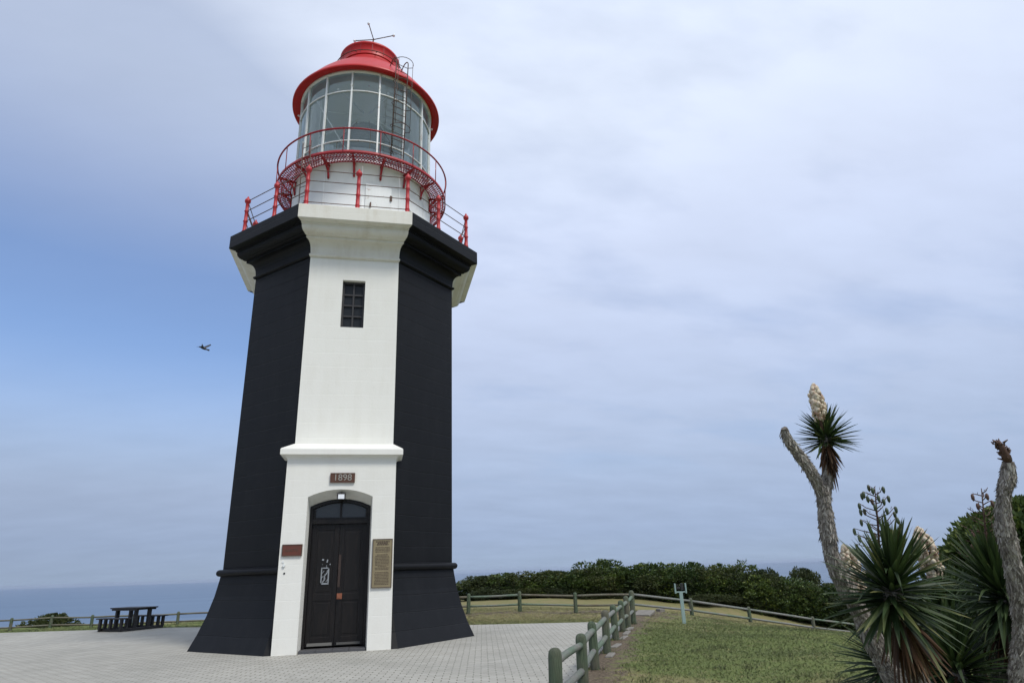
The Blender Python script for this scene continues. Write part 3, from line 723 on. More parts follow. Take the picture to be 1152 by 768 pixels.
mb = MB(); mb.lathe([(1.785, 11.0), (1.785, 13.76)], 96); mb.build('lantern_glass', M_lglass, LH)
# inside: curtains around the landward half, lens, floor and ceiling
mb = MB()
vs = []; fs = []; nc = 150
for i in range(nc + 1):
    d = -128 + 256 * i / nc + 180; R_ = 1.52 + .035 * sin(i * 1.3) + .02 * sin(i * .37)
    vs += [polar(R_, d, 11.02), polar(R_, d, 13.5)]
for i in range(nc): fs.append((2 * i, 2 * i + 2, 2 * i + 3, 2 * i + 1))
mb.add(vs, fs, 0, True); mb.build('curtain', M_curtain, LH)
mb = MB(); pr = [(.02, 11.15), (.30, 11.15), (.34, 11.3)]
for i in range(18):
    z = 11.4 + i * .105; rr = .42 + .34 * math.sin(pi * (i + .5) / 18); pr += [(rr - .03, z), (rr + .02, z + .05), (rr - .03, z + .1)]
pr += [(.2, 13.35), (.02, 13.4)]
mb.lathe(pr, 40, sm=False); ln = mb.build('lens', M_lens, LH)
mb = MB()
for i in range(8):
    a_ = i * 45 + 10; mb.tube([polar(.45, a_, 11.35), polar(.80, a_, 12.0), polar(.80, a_, 12.7), polar(.45, a_, 13.3)], .014, 5)
mb.build('lens_frame', M_brass, ln)
mb = MB(); mb.lathe([(0.01, 11.0), (1.76, 11.0)], 48); mb.lathe([(1.68, 11.0), (1.68, 11.5), (1.64, 11.5)], 48); mb.lathe([(1.76, 13.76), (1.5, 13.95), (.6, 14.7), (.02, 14.9)], 48)
for i in range(8): mb.tube([polar(1.70, i * 45 + 20, 13.35), polar(.25, i * 45 + 20, 13.75)], .03, 6)
mb.tube([(0, 0, 11), (0, 0, 11.2)], .3, 16)
for i in range(4): mb.tube([polar(1.70, i * 90 - 50, 13.3), polar(.9, i * 90 - 20, 11.7)], .022, 6)
mb.build('lantern_lining', Mat('lining_paint', (.82, .85, .83), .5).m, LH)
# roof
mb = MB()
mb.lathe([(1.83, 13.815), (1.86, 13.795), (2.05, 13.745), (2.065, 13.75), (2.068, 13.79), (2.05, 13.82), (1.92, 14.00), (1.72, 14.28), (1.50, 14.55), (1.26, 14.80), (1.02, 15.02), (.90, 15.16), (.86, 15.28)], 96)
rf = mb.build('roof', M_roof, LH, bevel=.004)
mb = MB(); mb.lathe([(.86, 15.27), (.85, 15.30), (.85, 15.66), (.875, 15.68), (.875, 15.74), (.84, 15.76), (.5, 15.83), (.01, 15.87)], 64)
mb.ring(.86, 15.32, .018, 64, 6); vent = mb.build('ventilator', M_roof, rf)
mb = MB()
for i in range(16): mb = MB(); mb.box(polar(.853, i * 22.5 + 5, 15.49), (.012, .012, .36), Matrix.Rotation(radians(i * 22.5 + 5), 3, 'Z')); mb.build('ventilator_seam', M_dred, vent)
mb = MB(); mb.ring(1.0, 15.30, .013, 64, 5)
for i in range(10): mb.tube([polar(.88, i * 36 + 12, 15.36), polar(1.0, i * 36 + 12, 15.30)], .010, 5)
mb.build('hand_ring', M_rust, rf)
mb = MB()
mb.tube([polar(0, 0, 15.85), (.06, 0, 16.70)], .022, 6)
for ang_, L in ((-106, .54), (68, .60), (-14, .54)):
    d = polar(1, ang_, 0); hub = Vector((.06, 0, 16.67)); tp = hub + d * L + Vector((0, 0, .02)); mb.tube([hub, tp], .014, 5); mb.tube([tp, tp + d * .01], .02, 6)
wv = mb.build('wind_arms', M_rust, rf)
mb = MB()
for ang_, L in ((-106, .54), (68, .60), (-14, .54)):
    d = polar(1, ang_, 0); hub = Vector((.06, 0, 16.69)); tp = hub + d * (L + .05); mb.lathe([(.005, tp.z - .05), (.035, tp.z - .03), (.04, tp.z), (.035, tp.z + .03), (.005, tp.z + .05)], 8, (tp.x, tp.y)); mb.build('glass_bulb', M_bulb, wv); mb = MB()
# caged ladder up to the roof
mb = MB(); LD = 24.5; sdv = polar(1, LD + 90, 0)
p0 = polar(2.14, LD - 1, 10.96); p1 = polar(2.13, LD + 1, 14.16)
s = sdv * .17; rad_ = polar(1, LD, 0)
for q_ in (-1, 1):
    mb.tube([p0 + s * q_, p1 + s * q_] + [p1 + s * q_ - rad_ * (.20 - .20 * cos(w_)) + Vector((0, 0, .17 * sin(w_))) for w_ in np.linspace(.3, pi, 8)] + [p1 + s * q_ - rad_ * .42 + Vector((0, 0, -.30))], .014, 6)
for i in range(16): q = p0.lerp(p1, (i + .3) / 16); mb.tube([q - s, q + s], .009, 5)
for t_ in (.30, .52, .74, .96):
    c0 = p0.lerp(p1, t_); R_ = .27
    mb.tube([c0 - sdv * .17] + [c0 + rad_ * (.05 + R_ * sin(w_)) - sdv * (R_ * cos(w_)) for w_ in np.linspace(.1, pi - .1, 10)] + [c0 + sdv * .17], .009, 5)
for w_ in (.7, 2.4):
    o_ = rad_ * (.05 + .27 * sin(w_)) - sdv * (.27 * cos(w_)); mb.tube([p0.lerp(p1, .30) + o_, p0.lerp(p1, .96) + o_], .007, 5)
mb.build('roof_ladder', M_rust, LH)

# ------------------------------------------------------------------ fences
def dome_post(mb, p, h, r, sink=.25):
    mb.lathe([(r * .98, p[2] - sink), (r, p[2] + .05), (r * .97, p[2] + h - r * 1.0), (r * .88, p[2] + h - r * .45), (r * .6, p[2] + h - r * .12), (r * .25, p[2] + h), (0.001, p[2] + h)], 14, (p[0], p[1]))
def fence(name, label, posts, hs, rp, rr, rails, railmats, close_start=False, fr=(.82, .42)):
    o0 = thing(name, label, 'fence', (posts[0][0], posts[0][1], posts[0][2]))
    for p, h in zip(posts, hs):
        if p is None: continue
        mb = MB(); dome_post(mb, p, h, rp); lx, ly = random.uniform(-.03, .03), random.uniform(-.03, .03); mb.v = [(x_ + (z_ - p[2]) * lx, y_ + (z_ - p[2]) * ly, z_) for x_, y_, z_ in mb.v]; mb.build('fence_post', M_post, o0)
    for i in range(len(posts) - 1):
        A, B = Vector(posts[i]), Vector(posts[i + 1])
        for j, fz in enumerate(fr):
            mb = MB(); n_ = 6; pts = []; dz = random.uniform(-.015, .015)
            for k in range(n_ + 1):
                q = A.lerp(B, k / n_); z = q.z + fz * (hs[i] * (1 - k / n_) + hs[i + 1] * k / n_)
                pts.append((q.x, q.y, z + dz * sin(pi * k / n_)))
            mb.tube(pts, rr * random.uniform(.92, 1.06), 9); mb.build('fence_rail', random.choice(railmats), o0)
    return o0
fence('wooden_fence', 'near round-post timber fence running from the foreground along the paving edge', [(x, y, 0) for x, y, h in near_posts], [h for _, _, h in near_posts], .063, .038, None, [M_rail, M_railg, M_rail], fr=(.80, .38))
fence('wooden_fence', 'low two-rail timber fence in front of the dark bushes right of the tower', [(p.x, p.y, tz(p.x, p.y)) for p in back_posts], [.60] * 5, .062, .034, None, [M_rail, M_railo], fr=(.82, .36))
fence('wooden_fence', 'two-rail timber fence sloping down the lawn towards the yuccas', [(p.x, p.y, tz(p.x, p.y)) for p in right_posts[1:]] , [.60] * 5, .065, .036, None, [M_rail, M_railg, M_railg], fr=(.84, .36))
fence('wooden_fence', 'distant timber fence on the cliff edge behind the picnic table', [(p.x, p.y, tz(p.x, p.y)) for p in left_posts], [.50] * 9, .062, .034, None, [M_railo], fr=(.80, .22))
# span that joins the corner to the sloping fence
rp_ = [Vector((p.x, p.y, tz(p.x, p.y))) for p in right_posts[:2]]
slope = [o for o in bpy.data.objects if o.get('label', '').startswith('two-rail timber fence sloping')][0]
for fz in (.84, .36):
    mb = MB(); mb.tube([rp_[0].lerp(rp_[1], k / 5) + Vector((0, 0, .60 * fz)) for k in range(6)], .036, 9); mb.build('fence_rail', M_railg, slope)

# ------------------------------------------------------------------ picnic table
base = at(147, 710.5, 18.6); base.z = 0
PT = thing('picnic_table', 'dark timber picnic table with two attached benches on the paving', 'picnic table', (base.x, base.y, .012))
ru = Vector((CR.x, CR.y, 0)).normalized(); fu = Vector((CF.x, CF.y, 0)).normalized()
th = math.atan2((ru * cos(radians(157)) + fu * sin(radians(157))).y, (ru * cos(radians(157)) + fu * sin(radians(157))).x)
RZ = Matrix.Rotation(th, 3, 'Z')
PS = .80
def pt(p): return RZ @ (Vector(p) * PS) + Vector((base.x, base.y, .012))
def pbox(mb, c, d): mb.box(pt(c), [q * PS for q in d], RZ)
mb = MB()
for i in range(5): pbox(mb, (0, -.34 + i * .17, .745), (1.45, .155, .04))
pbox(mb, (-.55, 0, .70), (.05, .74, .05)); pbox(mb, (.55, 0, .70), (.05, .74, .05))
pbox(mb, (0, -.385, .695), (1.3, .03, .06)); pbox(mb, (0, .385, .695), (1.3, .03, .06))
mb.build('table_top', M_picnic, PT, bevel=.006)
for sx in (-1, 1):
    for sy in (-1, 1):
        mb = MB(); pbox(mb, (sx * .48, sy * .27, .33), (.09, .13, .70)); mb.build('leg', M_picnic, PT, bevel=.006)
for sy in (-1, 1):
    mb = MB()
    for k in (-1, 1): pbox(mb, (0, sy * (.74) + k * .085, .425), (1.45, .155, .04))
    bs = mb.build('bench_seat', M_picnic, PT, bevel=.006)
    mb = MB()
    for sx in (-1, 0, 1):
        for k in (-1, 1):
            mb = MB(); pbox(mb, (sx * .54, sy * .74 + k * .10, .24), (.09, .09, .33)); mb.build('bench_leg', M_picnic, bs, bevel=.006)
mb = MB()
for sx in (-1, 1): pbox(mb, (sx * .54, 0, .055), (.075, 1.75, .10))
pbox(mb, (0, -.74, .05), (1.15, .07, .09)); pbox(mb, (0, .74, .05), (1.15, .07, .09))
mb.build('ground_beam', M_picnic, PT, bevel=.006)

# ------------------------------------------------------------------ aqua post with bracket head
p = at(769.5, 697.5, 16.2); p.z = tz(p.x, p.y)
SG = thing('bracket_post', 'thin pale aqua post with a square bracket head on the lawn', 'post', p)
rot = Matrix.Rotation(math.atan2(ru.y, ru.x) - .1, 3, 'Z')
mb = MB(); mb.box(p + Vector((0, 0, .36)), (.085, .06, .86), rot); mb.build('pole', M_aqua, SG, bevel=.006)
mb = MB()
for s in (-1, 1): mb.box(p + ru * s * .135 + Vector((0, 0, .86)), (.03, .10, .24), rot)
mb.box(p + Vector((0, 0, .775)), (.24, .05, .03), rot)
mb.build('bracket', M_aqua, SG, bevel=.004)
mb = MB(); mb.box(p + ru * .045 + Vector((0, 0, .90)), (.06, .09, .16), rot); mb.box(p - ru * .06 + Vector((0, 0, .87)), (.09, .04, .05), rot); mb.box(p - ru * .085 + Vector((0, 0, .94)), (.05, .04, .03), rot)
mb.build('clamp', M_dark, SG, bevel=.004)

# ------------------------------------------------------------------ slabs near the corner
def slab(u, v, zf, dims, rotz, tilt, name, label, cat, mat=M_conc, dz=.0):
    p = at(u, v, zf); p.z = tz(p.x, p.y) + dz
    mb = MB(); R_ = (Matrix.Rotation(rotz, 3, 'Z') @ Matrix.Rotation(tilt, 3, 'X'))
    mb.box((0, 0, 0), dims, R_); o = mb.build(name, mat, bevel=.02); o.location = p; tag(o, label, cat); return o
slab(724, 684.5, 18.6, (.55, .4, .07), -.9, .30, 'concrete_slab', 'pale broken concrete slab lying tilted beside the fence corner', 'slab', dz=.05)
slab(742, 677, 21.5, (.22, .22, .30), .3, 0, 'concrete_block', 'small pale concrete block standing behind the fence corner', 'block', dz=.12)
slab(703, 682, 23, (.5, .16, .10), .1, 0, 'concrete_beam', 'short concrete beam lying behind the corner post of the fence', 'beam', dz=.05)

# ------------------------------------------------------------------ foliage
def leaf_quads(P, D, L, W, tone, fold=0.0):
    """rhombic leaves: P base (n,3), D direction unit, L length, W width"""
    n = len(P); rnd = rng.normal(size=(n, 3)); S = np.cross(D, rnd); S /= np.linalg.norm(S, axis=1)[:, None]
    L = np.asarray(L)[:, None] if np.ndim(L) else L; W = np.asarray(W)[:, None] if np.ndim(W) else W
    V = np.stack([P, P + D * L * .5 + S * W * .5, P + D * L, P + D * L * .5 - S * W * .5], 1).reshape(-1, 3)
    F = np.arange(4 * n).reshape(-1, 4)
    return V, F, np.repeat(tone, 4)
def bush_mesh(name, lobes, n, leaf=.09, mat=None, sprigs=0):
    """lobes: list of (cx,cy,cz,rx,ry,rz)"""
    Ps = []; Ds = []; Ts = []
    vol = np.array([l[3] * l[4] * l[5] for l in lobes]) ** .67; cnt = (n * vol / vol.sum()).astype(int)
    for (cx, cy, cz, rx, ry, rz), k in zip(lobes, cnt):
        d = rng.normal(size=(k, 3)); d /= np.linalg.norm(d, axis=1)[:, None]
        # clumps: pull leaves onto twig ends
        m_ = max(8, k // 26); tw = rng.normal(size=(m_, 3)); tw /= np.linalg.norm(tw, axis=1)[:, None]
        tl = 1 + rng.normal(size=m_) * .09
        which = rng.integers(0, m_, k); rr = tl[which] * (1 - np.abs(rng.normal(size=k)) * .10)
        dd = tw[which] + rng.normal(size=(k, 3)) * .11; dd /= np.linalg.norm(dd, axis=1)[:, None]
        inner = rng.random(k) < .25; dd[inner] = d[inner]; rr[inner] = .55 + .4 * rng.random(inner.sum())
        P = dd * rr[:, None] * np.array([rx, ry, rz]) + np.array([cx, cy, cz])
        D = dd + rng.normal(size=(k, 3)) * .55 + np.array([0, 0, .35]); D /= np.linalg.norm(D, axis=1)[:, None]
        Ps.append(P); Ds.append(D); Ts.append(np.clip(.45 * rng.random(k) + .35 * rng.random(m_)[which] + (.35 * (rng.random(k) < .08)), 0, 1))
    P = np.concatenate(Ps); D = np.concatenate(Ds); T = np.concatenate(Ts)
    L = leaf * (.7 + .7 * rng.random(len(P))); V, F, TT = leaf_quads(P, D, L, L * .55, T)
    return npmesh(name, V, F, mat or M_bush, False, {'tone': TT})
def lobeset(w, h, n, seed):
    r = np.random.default_rng(seed); L = []
    for i in range(n):
        a_ = 2 * pi * i / n + r.random(); q = r.random() * .55
        zc = h * (.38 + .34 * r.random()); rr = w * (.24 + .14 * r.random())
        L.append((cos(a_) * q * w, sin(a_) * q * w * .8, zc, rr * 1.1, rr, min(rr * 1.05, h * .33)))
    L.append((0, 0, h * .38, w * .48, w * .45, h * .40)); L.append((0, 0, h * .70, w * .26, w * .26, h * .28))
    for i in range(3): a_ = r.random() * 6.28; L.append((cos(a_) * w * .3, sin(a_) * w * .3, h * .2, w * .4, w * .36, h * .22))
    return L
bush_var = []
for i in range(5): bush_var.append(bush_mesh('crown', lobeset(1.0, 1.0, 7, 40 + i), 9000, .055, M_bush if i % 2 == 0 else M_bush2))
def trunkmesh():
    mb = MB()
    for i in range(5):
        a_ = i * 1.26 + .3; mb.tube([(cos(a_) * .03, sin(a_) * .03, -.12), (cos(a_) * .12, sin(a_) * .1, .25), (cos(a_) * .30, sin(a_) * .26, .62)], [.035, .022, .008], 6)
    return mb
tm = None
GEN = 'dark green coastal bush in the continuous thicket beyond the fences'
def bush(u, top, zf, w, label, var, cat='bush', group='bushes of the thicket beyond the fences', base=None, name='coastal_bush', mat=None):
    global tm
    p = at(u, base if base else 680, zf); p.z = tz(p.x, p.y)
    tp = at(u, top, zf); h = max(.5, tp.z - p.z)
    o = thing(name, label, cat, p, group)
    c = link('crown', bush_var[var % 5]); c.parent = o
    c.scale = (w, w, h * .97); c.rotation_euler = (0, 0, random.random() * 6.28)
    if tm is None: t_ = trunkmesh().build('trunk', M_wood); tm = t_.data
    else: t_ = link('trunk', tm)
    t_.parent = o; t_.scale = (w, w, h)
    return o
B = [ # u, top y, zf, width, label
 (527, 652, 34, 1.9, 'left end bush of the thicket, rising just right of the tower foot'), (548, 646, 33, 2.2, None), (572, 645, 33.5, 2.2, 'rounded bush with a pale lower fringe, behind the low two-rail fence'), (598, 640.5, 33, 2.4, None), (622, 641, 33.5, 2.4, None),
 (646, 640, 33, 2.4, None), (668, 636, 33, 2.4, None), (683, 631.5, 33, 2.1, 'tallest pointed bush of the thicket left of the fence corner'), (704, 641, 34, 2.2, 'lower bush in the dip of the thicket behind the fence corner'), (724, 633.5, 32, 2.3, None), (742, 631, 32, 2.3, 'broad high bush of the thicket right behind the aqua post'), (762, 633.5, 32, 2.2, None),
 (785, 636, 31.5, 2.2, None), (806, 637, 31, 2.2, None), (826, 634, 31, 2.2, 'grey-green bush with pale flowering top in the thicket'), (845, 641, 30.5, 2.2, None), (862, 636, 30.5, 1.5, 'slim pointed bush standing up from the middle of the thicket'), (884, 650, 30, 2.2, None), (905, 656, 30, 2.2, None), (932, 658, 29.5, 2.4, None), (958, 662, 29, 2.4, None), (990, 664, 28.5, 2.5, None), (1025, 664, 28, 2.6, None), (1060, 662, 27, 2.6, None), (1100, 655, 26, 2.8, None)]
for i, (u, top, zf, w, lab) in enumerate(B):
    bush(u, top + random.uniform(-3.5, 2.5), zf, w * 1.12, lab or GEN, i, group='bushes of the thicket beyond the fences')
    if i < 22: bush(u + 12, top + 10 + random.uniform(-3, 3), zf - .7, w * .85, GEN, i + 2)
# low fringe growing in front of the thicket
for i, u in enumerate(list(range(545, 700, 17)) + list(range(790, 960, 19))):
    z_ = 32.2 if u < 720 else 30.0
    bush(u, 664 + random.uniform(-3, 3) if u < 720 else 680 + (u - 860) * .09 + random.uniform(-3, 3), z_ - .6, 1.1, 'low yellow-green shrub at the foot of the thicket', 1 + 2 * (i % 2), group='low shrubs at the foot of the thicket', name='low_shrub', cat='shrub')
# tall sprig tree
bush(913, 636, 33, 1.6, 'loose dark sapling standing higher than the thicket, left of the leaning yucca trunk', 1, group=None, name='sapling', cat='tree', base=690)
# bush over the cliff edge on the left
p = at(55, 707, 29.3)
o = thing('spreading_bush', 'low spreading green bush beyond the cliff fence left of the picnic table', 'bush', (p.x, p.y, tz(p.x, p.y)))
me = bush_mesh('crown', [(0, 0, .35, .9, .7, .36), (-.75, 0, .22, .7, .5, .26), (.65, 0, .28, .75, .5, .26), (.2, .1, .5, .5, .4, .26), (1.1, 0, .15, .5, .4, .2), (-.2, 0, 0, 1.3, .8, .35)], 9000, .09, M_bush2)
c = link('crown', me); c.parent = o; c.rotation_euler = (0, 0, math.atan2(ru.y, ru.x)); c.scale = (1, 1, 1.0)
mb = MB(); 
for i in range(5): a_ = i * 1.3; mb.tube([(0, 0, -.25), (cos(a_) * .4, sin(a_) * .3, .25)], [.04, .015], 6)
t_ = mb.build('trunk', M_wood); t_.parent = o
zt_ = at(55, 691.5, 29.3).z; o.location.z = zt_ - .74

# big dark tree right behind the yuccas
def tree_cluster(u, v, zf, lobes, label, n=26000, leaf=.13):
    p = at(u, v, zf); gz0 = tz(p.x, p.y); o = thing('dark_tree', label, 'tree', (p.x, p.y, gz0))
    me = bush_mesh('crown', lobes, n, leaf, M_bush); c = link('crown', me); c.parent = o; c.rotation_euler = (0, 0, math.atan2(ru.y, ru.x))
    mb = MB(); mb.tube([(0, 0, -.4), (.05, 0, .8), (0, .1, 1.6)], [.16, .13, .08], 9)
    for i in range(7): a_ = i * .9; mb.tube([(0, 0, .7 + .1 * i), (cos(a_) * .6, sin(a_) * .5, 1.4), (cos(a_) * 1.2, sin(a_) * .9, 2.0)], [.07, .045, .015], 6)
    t_ = mb.build('trunk', M_wood); t_.parent = o
    return o
tree_cluster(1150, 640, 13, [(0, 0, 1.9, 1.1, 1.0, .62), (.5, .2, 2.35, .6, .6, .40), (-.75, 0, 1.6, .6, .6, .5), (.9, 0, 1.9, .9, .8, .6), (-.3, 0, 1.1, 1.2, 1.0, .7), (-1.05, .2, 1.75, .28, .3, .26), (0, 0, .5, 1.1, .9, .6)], 'dark broadleaf tree at the right edge behind the bare yucca trunk')

# ------------------------------------------------------------------ yuccas
def bark_tube(pts, rad, name, parent, seg=.035, flakes=2600, tip=None):
    pts = [Vector(p) for p in pts]
    # resample with catmull
    out = []; rr = []
    for i in range(len(pts) - 1):
        p0 = pts[max(i - 1, 0)]; p1 = pts[i]; p2 = pts[i + 1]; p3 = pts[min(i + 2, len(pts) - 1)]
        k = max(3, int((p2 - p1).length / seg))
        for j in range(k):
            t = j / k; out.append(.5 * ((2 * p1) + (p2 - p0) * t + (2 * p0 - 5 * p1 + 4 * p2 - p3) * t * t + (3 * p1 - p0 - 3 * p2 + p3) * t ** 3)); rr.append(rad[i] * (1 - t) + rad[i + 1] * t)
    out.append(pts[-1]); rr.append(rad[-1])
    ph_ = random.random() * 6; rr = [r * (1.08 + .10 * sin(i * .45 + ph_) + .06 * sin(i * 1.3) + random.uniform(-.05, .05)) for i, r in enumerate(rr)]
    mb = MB(); mb.tube(out, rr, 14)
    V = np.array(mb.v); V += rng.normal(size=V.shape) * .006
    me = bpy.data.meshes.new(name)
    # flakes: narrow dry leaf bases hanging from the stem
    O = np.array([tuple(p) for p in out]); Rr = np.array(rr); n = flakes
    ii = rng.random(n) * (len(O) - 1.01); i0 = ii.astype(int); fr_ = (ii - i0)[:, None]
    C = O[i0] * (1 - fr_) + O[i0 + 1] * fr_; T = O[i0 + 1] - O[i0]; T /= np.linalg.norm(T, axis=1)[:, None]
    r = rng.normal(size=(n, 3)); nrm = r - T * (r * T).sum(1)[:, None]; nrm /= np.linalg.norm(nrm, axis=1)[:, None]
    side = np.cross(T, nrm); R0 = Rr[i0][:, None]
    L = (.03 + .055 * rng.random(n))[:, None]; Wd = (.005 + .009 * rng.random(n))[:, None]
    base_ = C + nrm * R0 * .96; down = -T * (.9) + nrm * (.0 + .20 * rng.random(n)[:, None] ** 2) + side * rng.normal(size=(n, 1)) * .25
    tip_ = base_ + down * L
    FV = np.stack([base_ - side * Wd, base_ + side * Wd, tip_ + side * Wd * .35, tip_ - side * Wd * .35], 1).reshape(-1, 3)
    nb0 = len(V); faces = [tuple(f_) for f_ in mb.f] + [tuple(nb0 + 4 * k + j for j in range(4)) for k in range(n)]
    me.from_pydata(np.concatenate([V, FV]).tolist(), [], faces); me.materials.append(M_bark)
    tone = np.concatenate([np.clip(.18 + .2 * rng.normal(size=nb0), .05, .8), np.repeat(np.clip(rng.random(n) * 1.1, 0, 1), 4)])
    at2 = me.attributes.new('tone', 'FLOAT', 'POINT'); at2.data.foreach_set('value', tone.astype(np.float32))
    return link(name, me, parent)
def blades(c, axis, n, L, W, a0, a1, mat, name, parent, droop=.12, spread=.05, tones=(0, 1), power=1.0, twist=0):
    c = np.array(c); ax = np.array(Vector(axis).normalized()); h = np.array([1, 0, 0]) if abs(ax[0]) < .8 else np.array([0, 1, 0])
    e1 = np.cross(ax, h); e1 /= np.linalg.norm(e1); e2 = np.cross(ax, e1)
    u = ((np.arange(n) + .5) / n) ** power; th_ = np.radians(a0 + (a1 - a0) * u) + rng.normal(size=n) * .05; ph = np.arange(n) * 2.39996 + rng.normal(size=n) * .12
    D = np.cos(th_)[:, None] * ax + np.sin(th_)[:, None] * (np.cos(ph)[:, None] * e1 + np.sin(ph)[:, None] * e2)
    S = np.cross(D, ax + rng.normal(size=(n, 3)) * .15); S /= np.linalg.norm(S, axis=1)[:, None]; Nn = np.cross(S, D)
    Ln = (L * (.82 + .3 * rng.random(n)))[:, None]; Wn = (W * (.8 + .4 * rng.random(n)))[:, None]
    dr = (droop * (.4 + 1.2 * rng.random(n)) * np.clip(np.sin(th_), .2, 1))[:, None]
    st = c - ax * spread * (u - .3)[:, None] * 1.0 + D * .02
    bent = (rng.random(n) < .07)[:, None]; dr = dr + bent * rng.uniform(.3, .9, (n, 1)); sw = rng.normal(size=(n, 1)) * .05
    ts = [0, .18, .42, .7, .9, 1.0]; ws = [.75, 1.0, 1.0, .72, .34, .02]
    V = []
    for t_, w_ in zip(ts, ws):
        p = st + D * Ln * t_ + np.array([0, 0, -1]) * dr * Ln * t_ ** 2.2 + S * sw * Ln * t_ ** 2
        V += [p - S * Wn * w_ / 2 + Nn * Wn * w_ * .18, p - Nn * Wn * w_ * .0, p + S * Wn * w_ / 2 + Nn * Wn * w_ * .18]
    k = len(ts) * 3; V = np.stack(V, 1).reshape(-1, 3); F = []
    for i in range(len(ts) - 1):
        for j in (0, 1): F.append([i * 3 + j, i * 3 + j + 1, i * 3 + j + 4, i * 3 + j + 3])
    F = (np.array(F)[None] + (np.arange(n) * k)[:, None, None]).reshape(-1, 4)
    tn = tones[0] + (tones[1] - tones[0]) * rng.random(n) ** 1.6
    tv = np.repeat(tn, k).reshape(n, k) * .8 + np.repeat([.0, .02, .06, .12, .35, .9], 3)[None] * (rng.random((n, 1)) ** 1.5) * .9
    me = npmesh(name, V, F, mat, False, {'tone': np.clip(tv, 0, 1).ravel()}); return link(name, me, parent)
def panicle(c, axis, H, R, n, parent, fs=.032):
    axv = Vector(axis).normalized(); c = Vector(c)
    mb = MB(); mb.tube([c - axv * .12, c + axv * H * .6, c + axv * H], [.014, .01, .004], 6)
    st = mb.build('flower_stalk', M_stalk, parent)
    mb = MB()
    for i in range(n):
        t_ = (i + .5) / n; r_ = R * (sin(pi * min(1, t_ * .92 + .10)) ** .65) * random.uniform(.45, 1.0); ph = i * 2.4 + random.random()
        p = c + axv * (H * t_) + Vector((cos(ph) * r_, sin(ph) * r_, -.01))
        s = fs * random.uniform(.75, 1.15); rot = Matrix.Rotation(random.uniform(-.5, .5), 3, 'X') @ Matrix.Rotation(random.uniform(-.5, .5), 3, 'Y')
        pr = [(.15, .65), (.55, .5), (.85, .1), (.95, -.35), (.75, -.75), (.35, -1.0), (.02, -1.02)]; vs = []; m_ = 7
        for r0, z0 in pr:
            for q in range(m_):
                an = 2 * pi * q / m_; rip = 1 + .14 * cos(an * 3); vs.append(p + rot @ Vector((r0 * s * .75 * rip * cos(an), r0 * s * .75 * rip * sin(an), z0 * s)))
        fs_ = [(a_ * m_ + q, a_ * m_ + (q + 1) % m_, (a_ + 1) * m_ + (q + 1) % m_, (a_ + 1) * m_ + q) for a_ in range(len(pr) - 1) for q in range(m_)]
        mb.add(vs, fs_, 0, True)
    mb.build('flower_cluster', M_flower, st); return st
def fruit_panicle(c, tip, spread, n, parent, pods, name='fruit_stalk'):
    c = Vector(c); tip = Vector(tip); ax = (tip - c); H = ax.length; mb = MB(); pods_ = []
    mb.tube([c, c.lerp(tip, .5) + Vector((.01, 0, 0)), tip], [.016, .011, .004], 6)
    for i in range(n):
        t_ = .22 + .75 * i / n; p = c.lerp(tip, t_); ph = i * 2.4; L = spread * (1.15 - t_ * .85) * random.uniform(.7, 1.15)
        d = Vector((cos(ph), sin(ph), random.uniform(.15, .6))); q = p + d * L * .6; e_ = p + d * L + Vector((0, 0, random.uniform(-.01, .05)))
        mb.tube([p, q, e_], [.006, .005, .003], 5)
        for k in range(2):
            b_ = p.lerp(e_, random.uniform(.4, .9)); d2 = Vector((random.uniform(-1, 1), random.uniform(-1, 1), random.uniform(-.2, .9))) * .035; mb.tube([b_, b_ + d2], [.003, .002], 4)
        if random.random() < pods:
            z_ = e_ + Vector((0, 0, -.03)); vs = [(r_, zz_) for r_, zz_ in ((.003, .03), (.013, .02), (.0165, 0), (.014, -.025), (.004, -.042), (.001, -.045))]
            pdm = MB(); pdm.lathe([(r_ * 1.0, z_.z + zz_) for r_, zz_ in vs], 7, (z_.x, z_.y)); pods_.append(pdm)
    o = mb.build(name, M_stalk, parent)
    for pdm in pods_: pdm.build('seed_pod', M_pod if pods > .6 else M_stalk, o)
    return o
UP = Vector((0, 0, 1))
# A : leaning forked yucca
ZA = 5.9
gA = at(1030, 840, ZA); gA.z = tz(gA.x, gA.y)
YA = thing('yucca_tree', 'leaning forked yucca with shaggy grey trunk, one flowering crown and one bare limb', 'yucca', gA)
ptsA = [at(1050, 850, 5.75), at(1010, 768, 5.8), at(986, 727, 5.85), at(969, 692, ZA), at(950, 658, ZA), at(937, 630, ZA), at(930, 588, ZA + .03), at(926, 553, ZA + .05)]
bark_tube(ptsA, [.11, .095, .082, .070, .064, .060, .056, .054], 'trunk', YA, flakes=17000)
bark_tube([at(926, 558, ZA + .05), at(912, 530, ZA + .02), at(896, 508, ZA), at(886, 494, ZA - .01), at(882, 482, ZA - .02)], [.048, .040, .038, .040, .026], 'bare_limb', YA, flakes=2800)
bark_tube([at(926, 562, ZA + .05), at(930, 542, ZA + .12), at(932, 524, ZA + .15), at(930, 502, ZA + .18), at(928, 487, ZA + .2)], [.048, .042, .040, .038, .034], 'crown_limb', YA, flakes=1700)
cA = at(929, 490, ZA + .2)
blades(cA, (0.0, -.05, 1), 200, .29, .027, 4, 112, M_yucca, 'leaf_rosette', YA, .05, .10, (0, .9))
blades(at(930, 500, ZA + .18), (0, 0, -1), 90, .26, .030, 4, 26, M_dead, 'dead_leaves', YA, .0, .10)
panicle(at(922.5, 470, ZA + .12), (.0, 0, 1), .335, .066, 100, YA, .034)
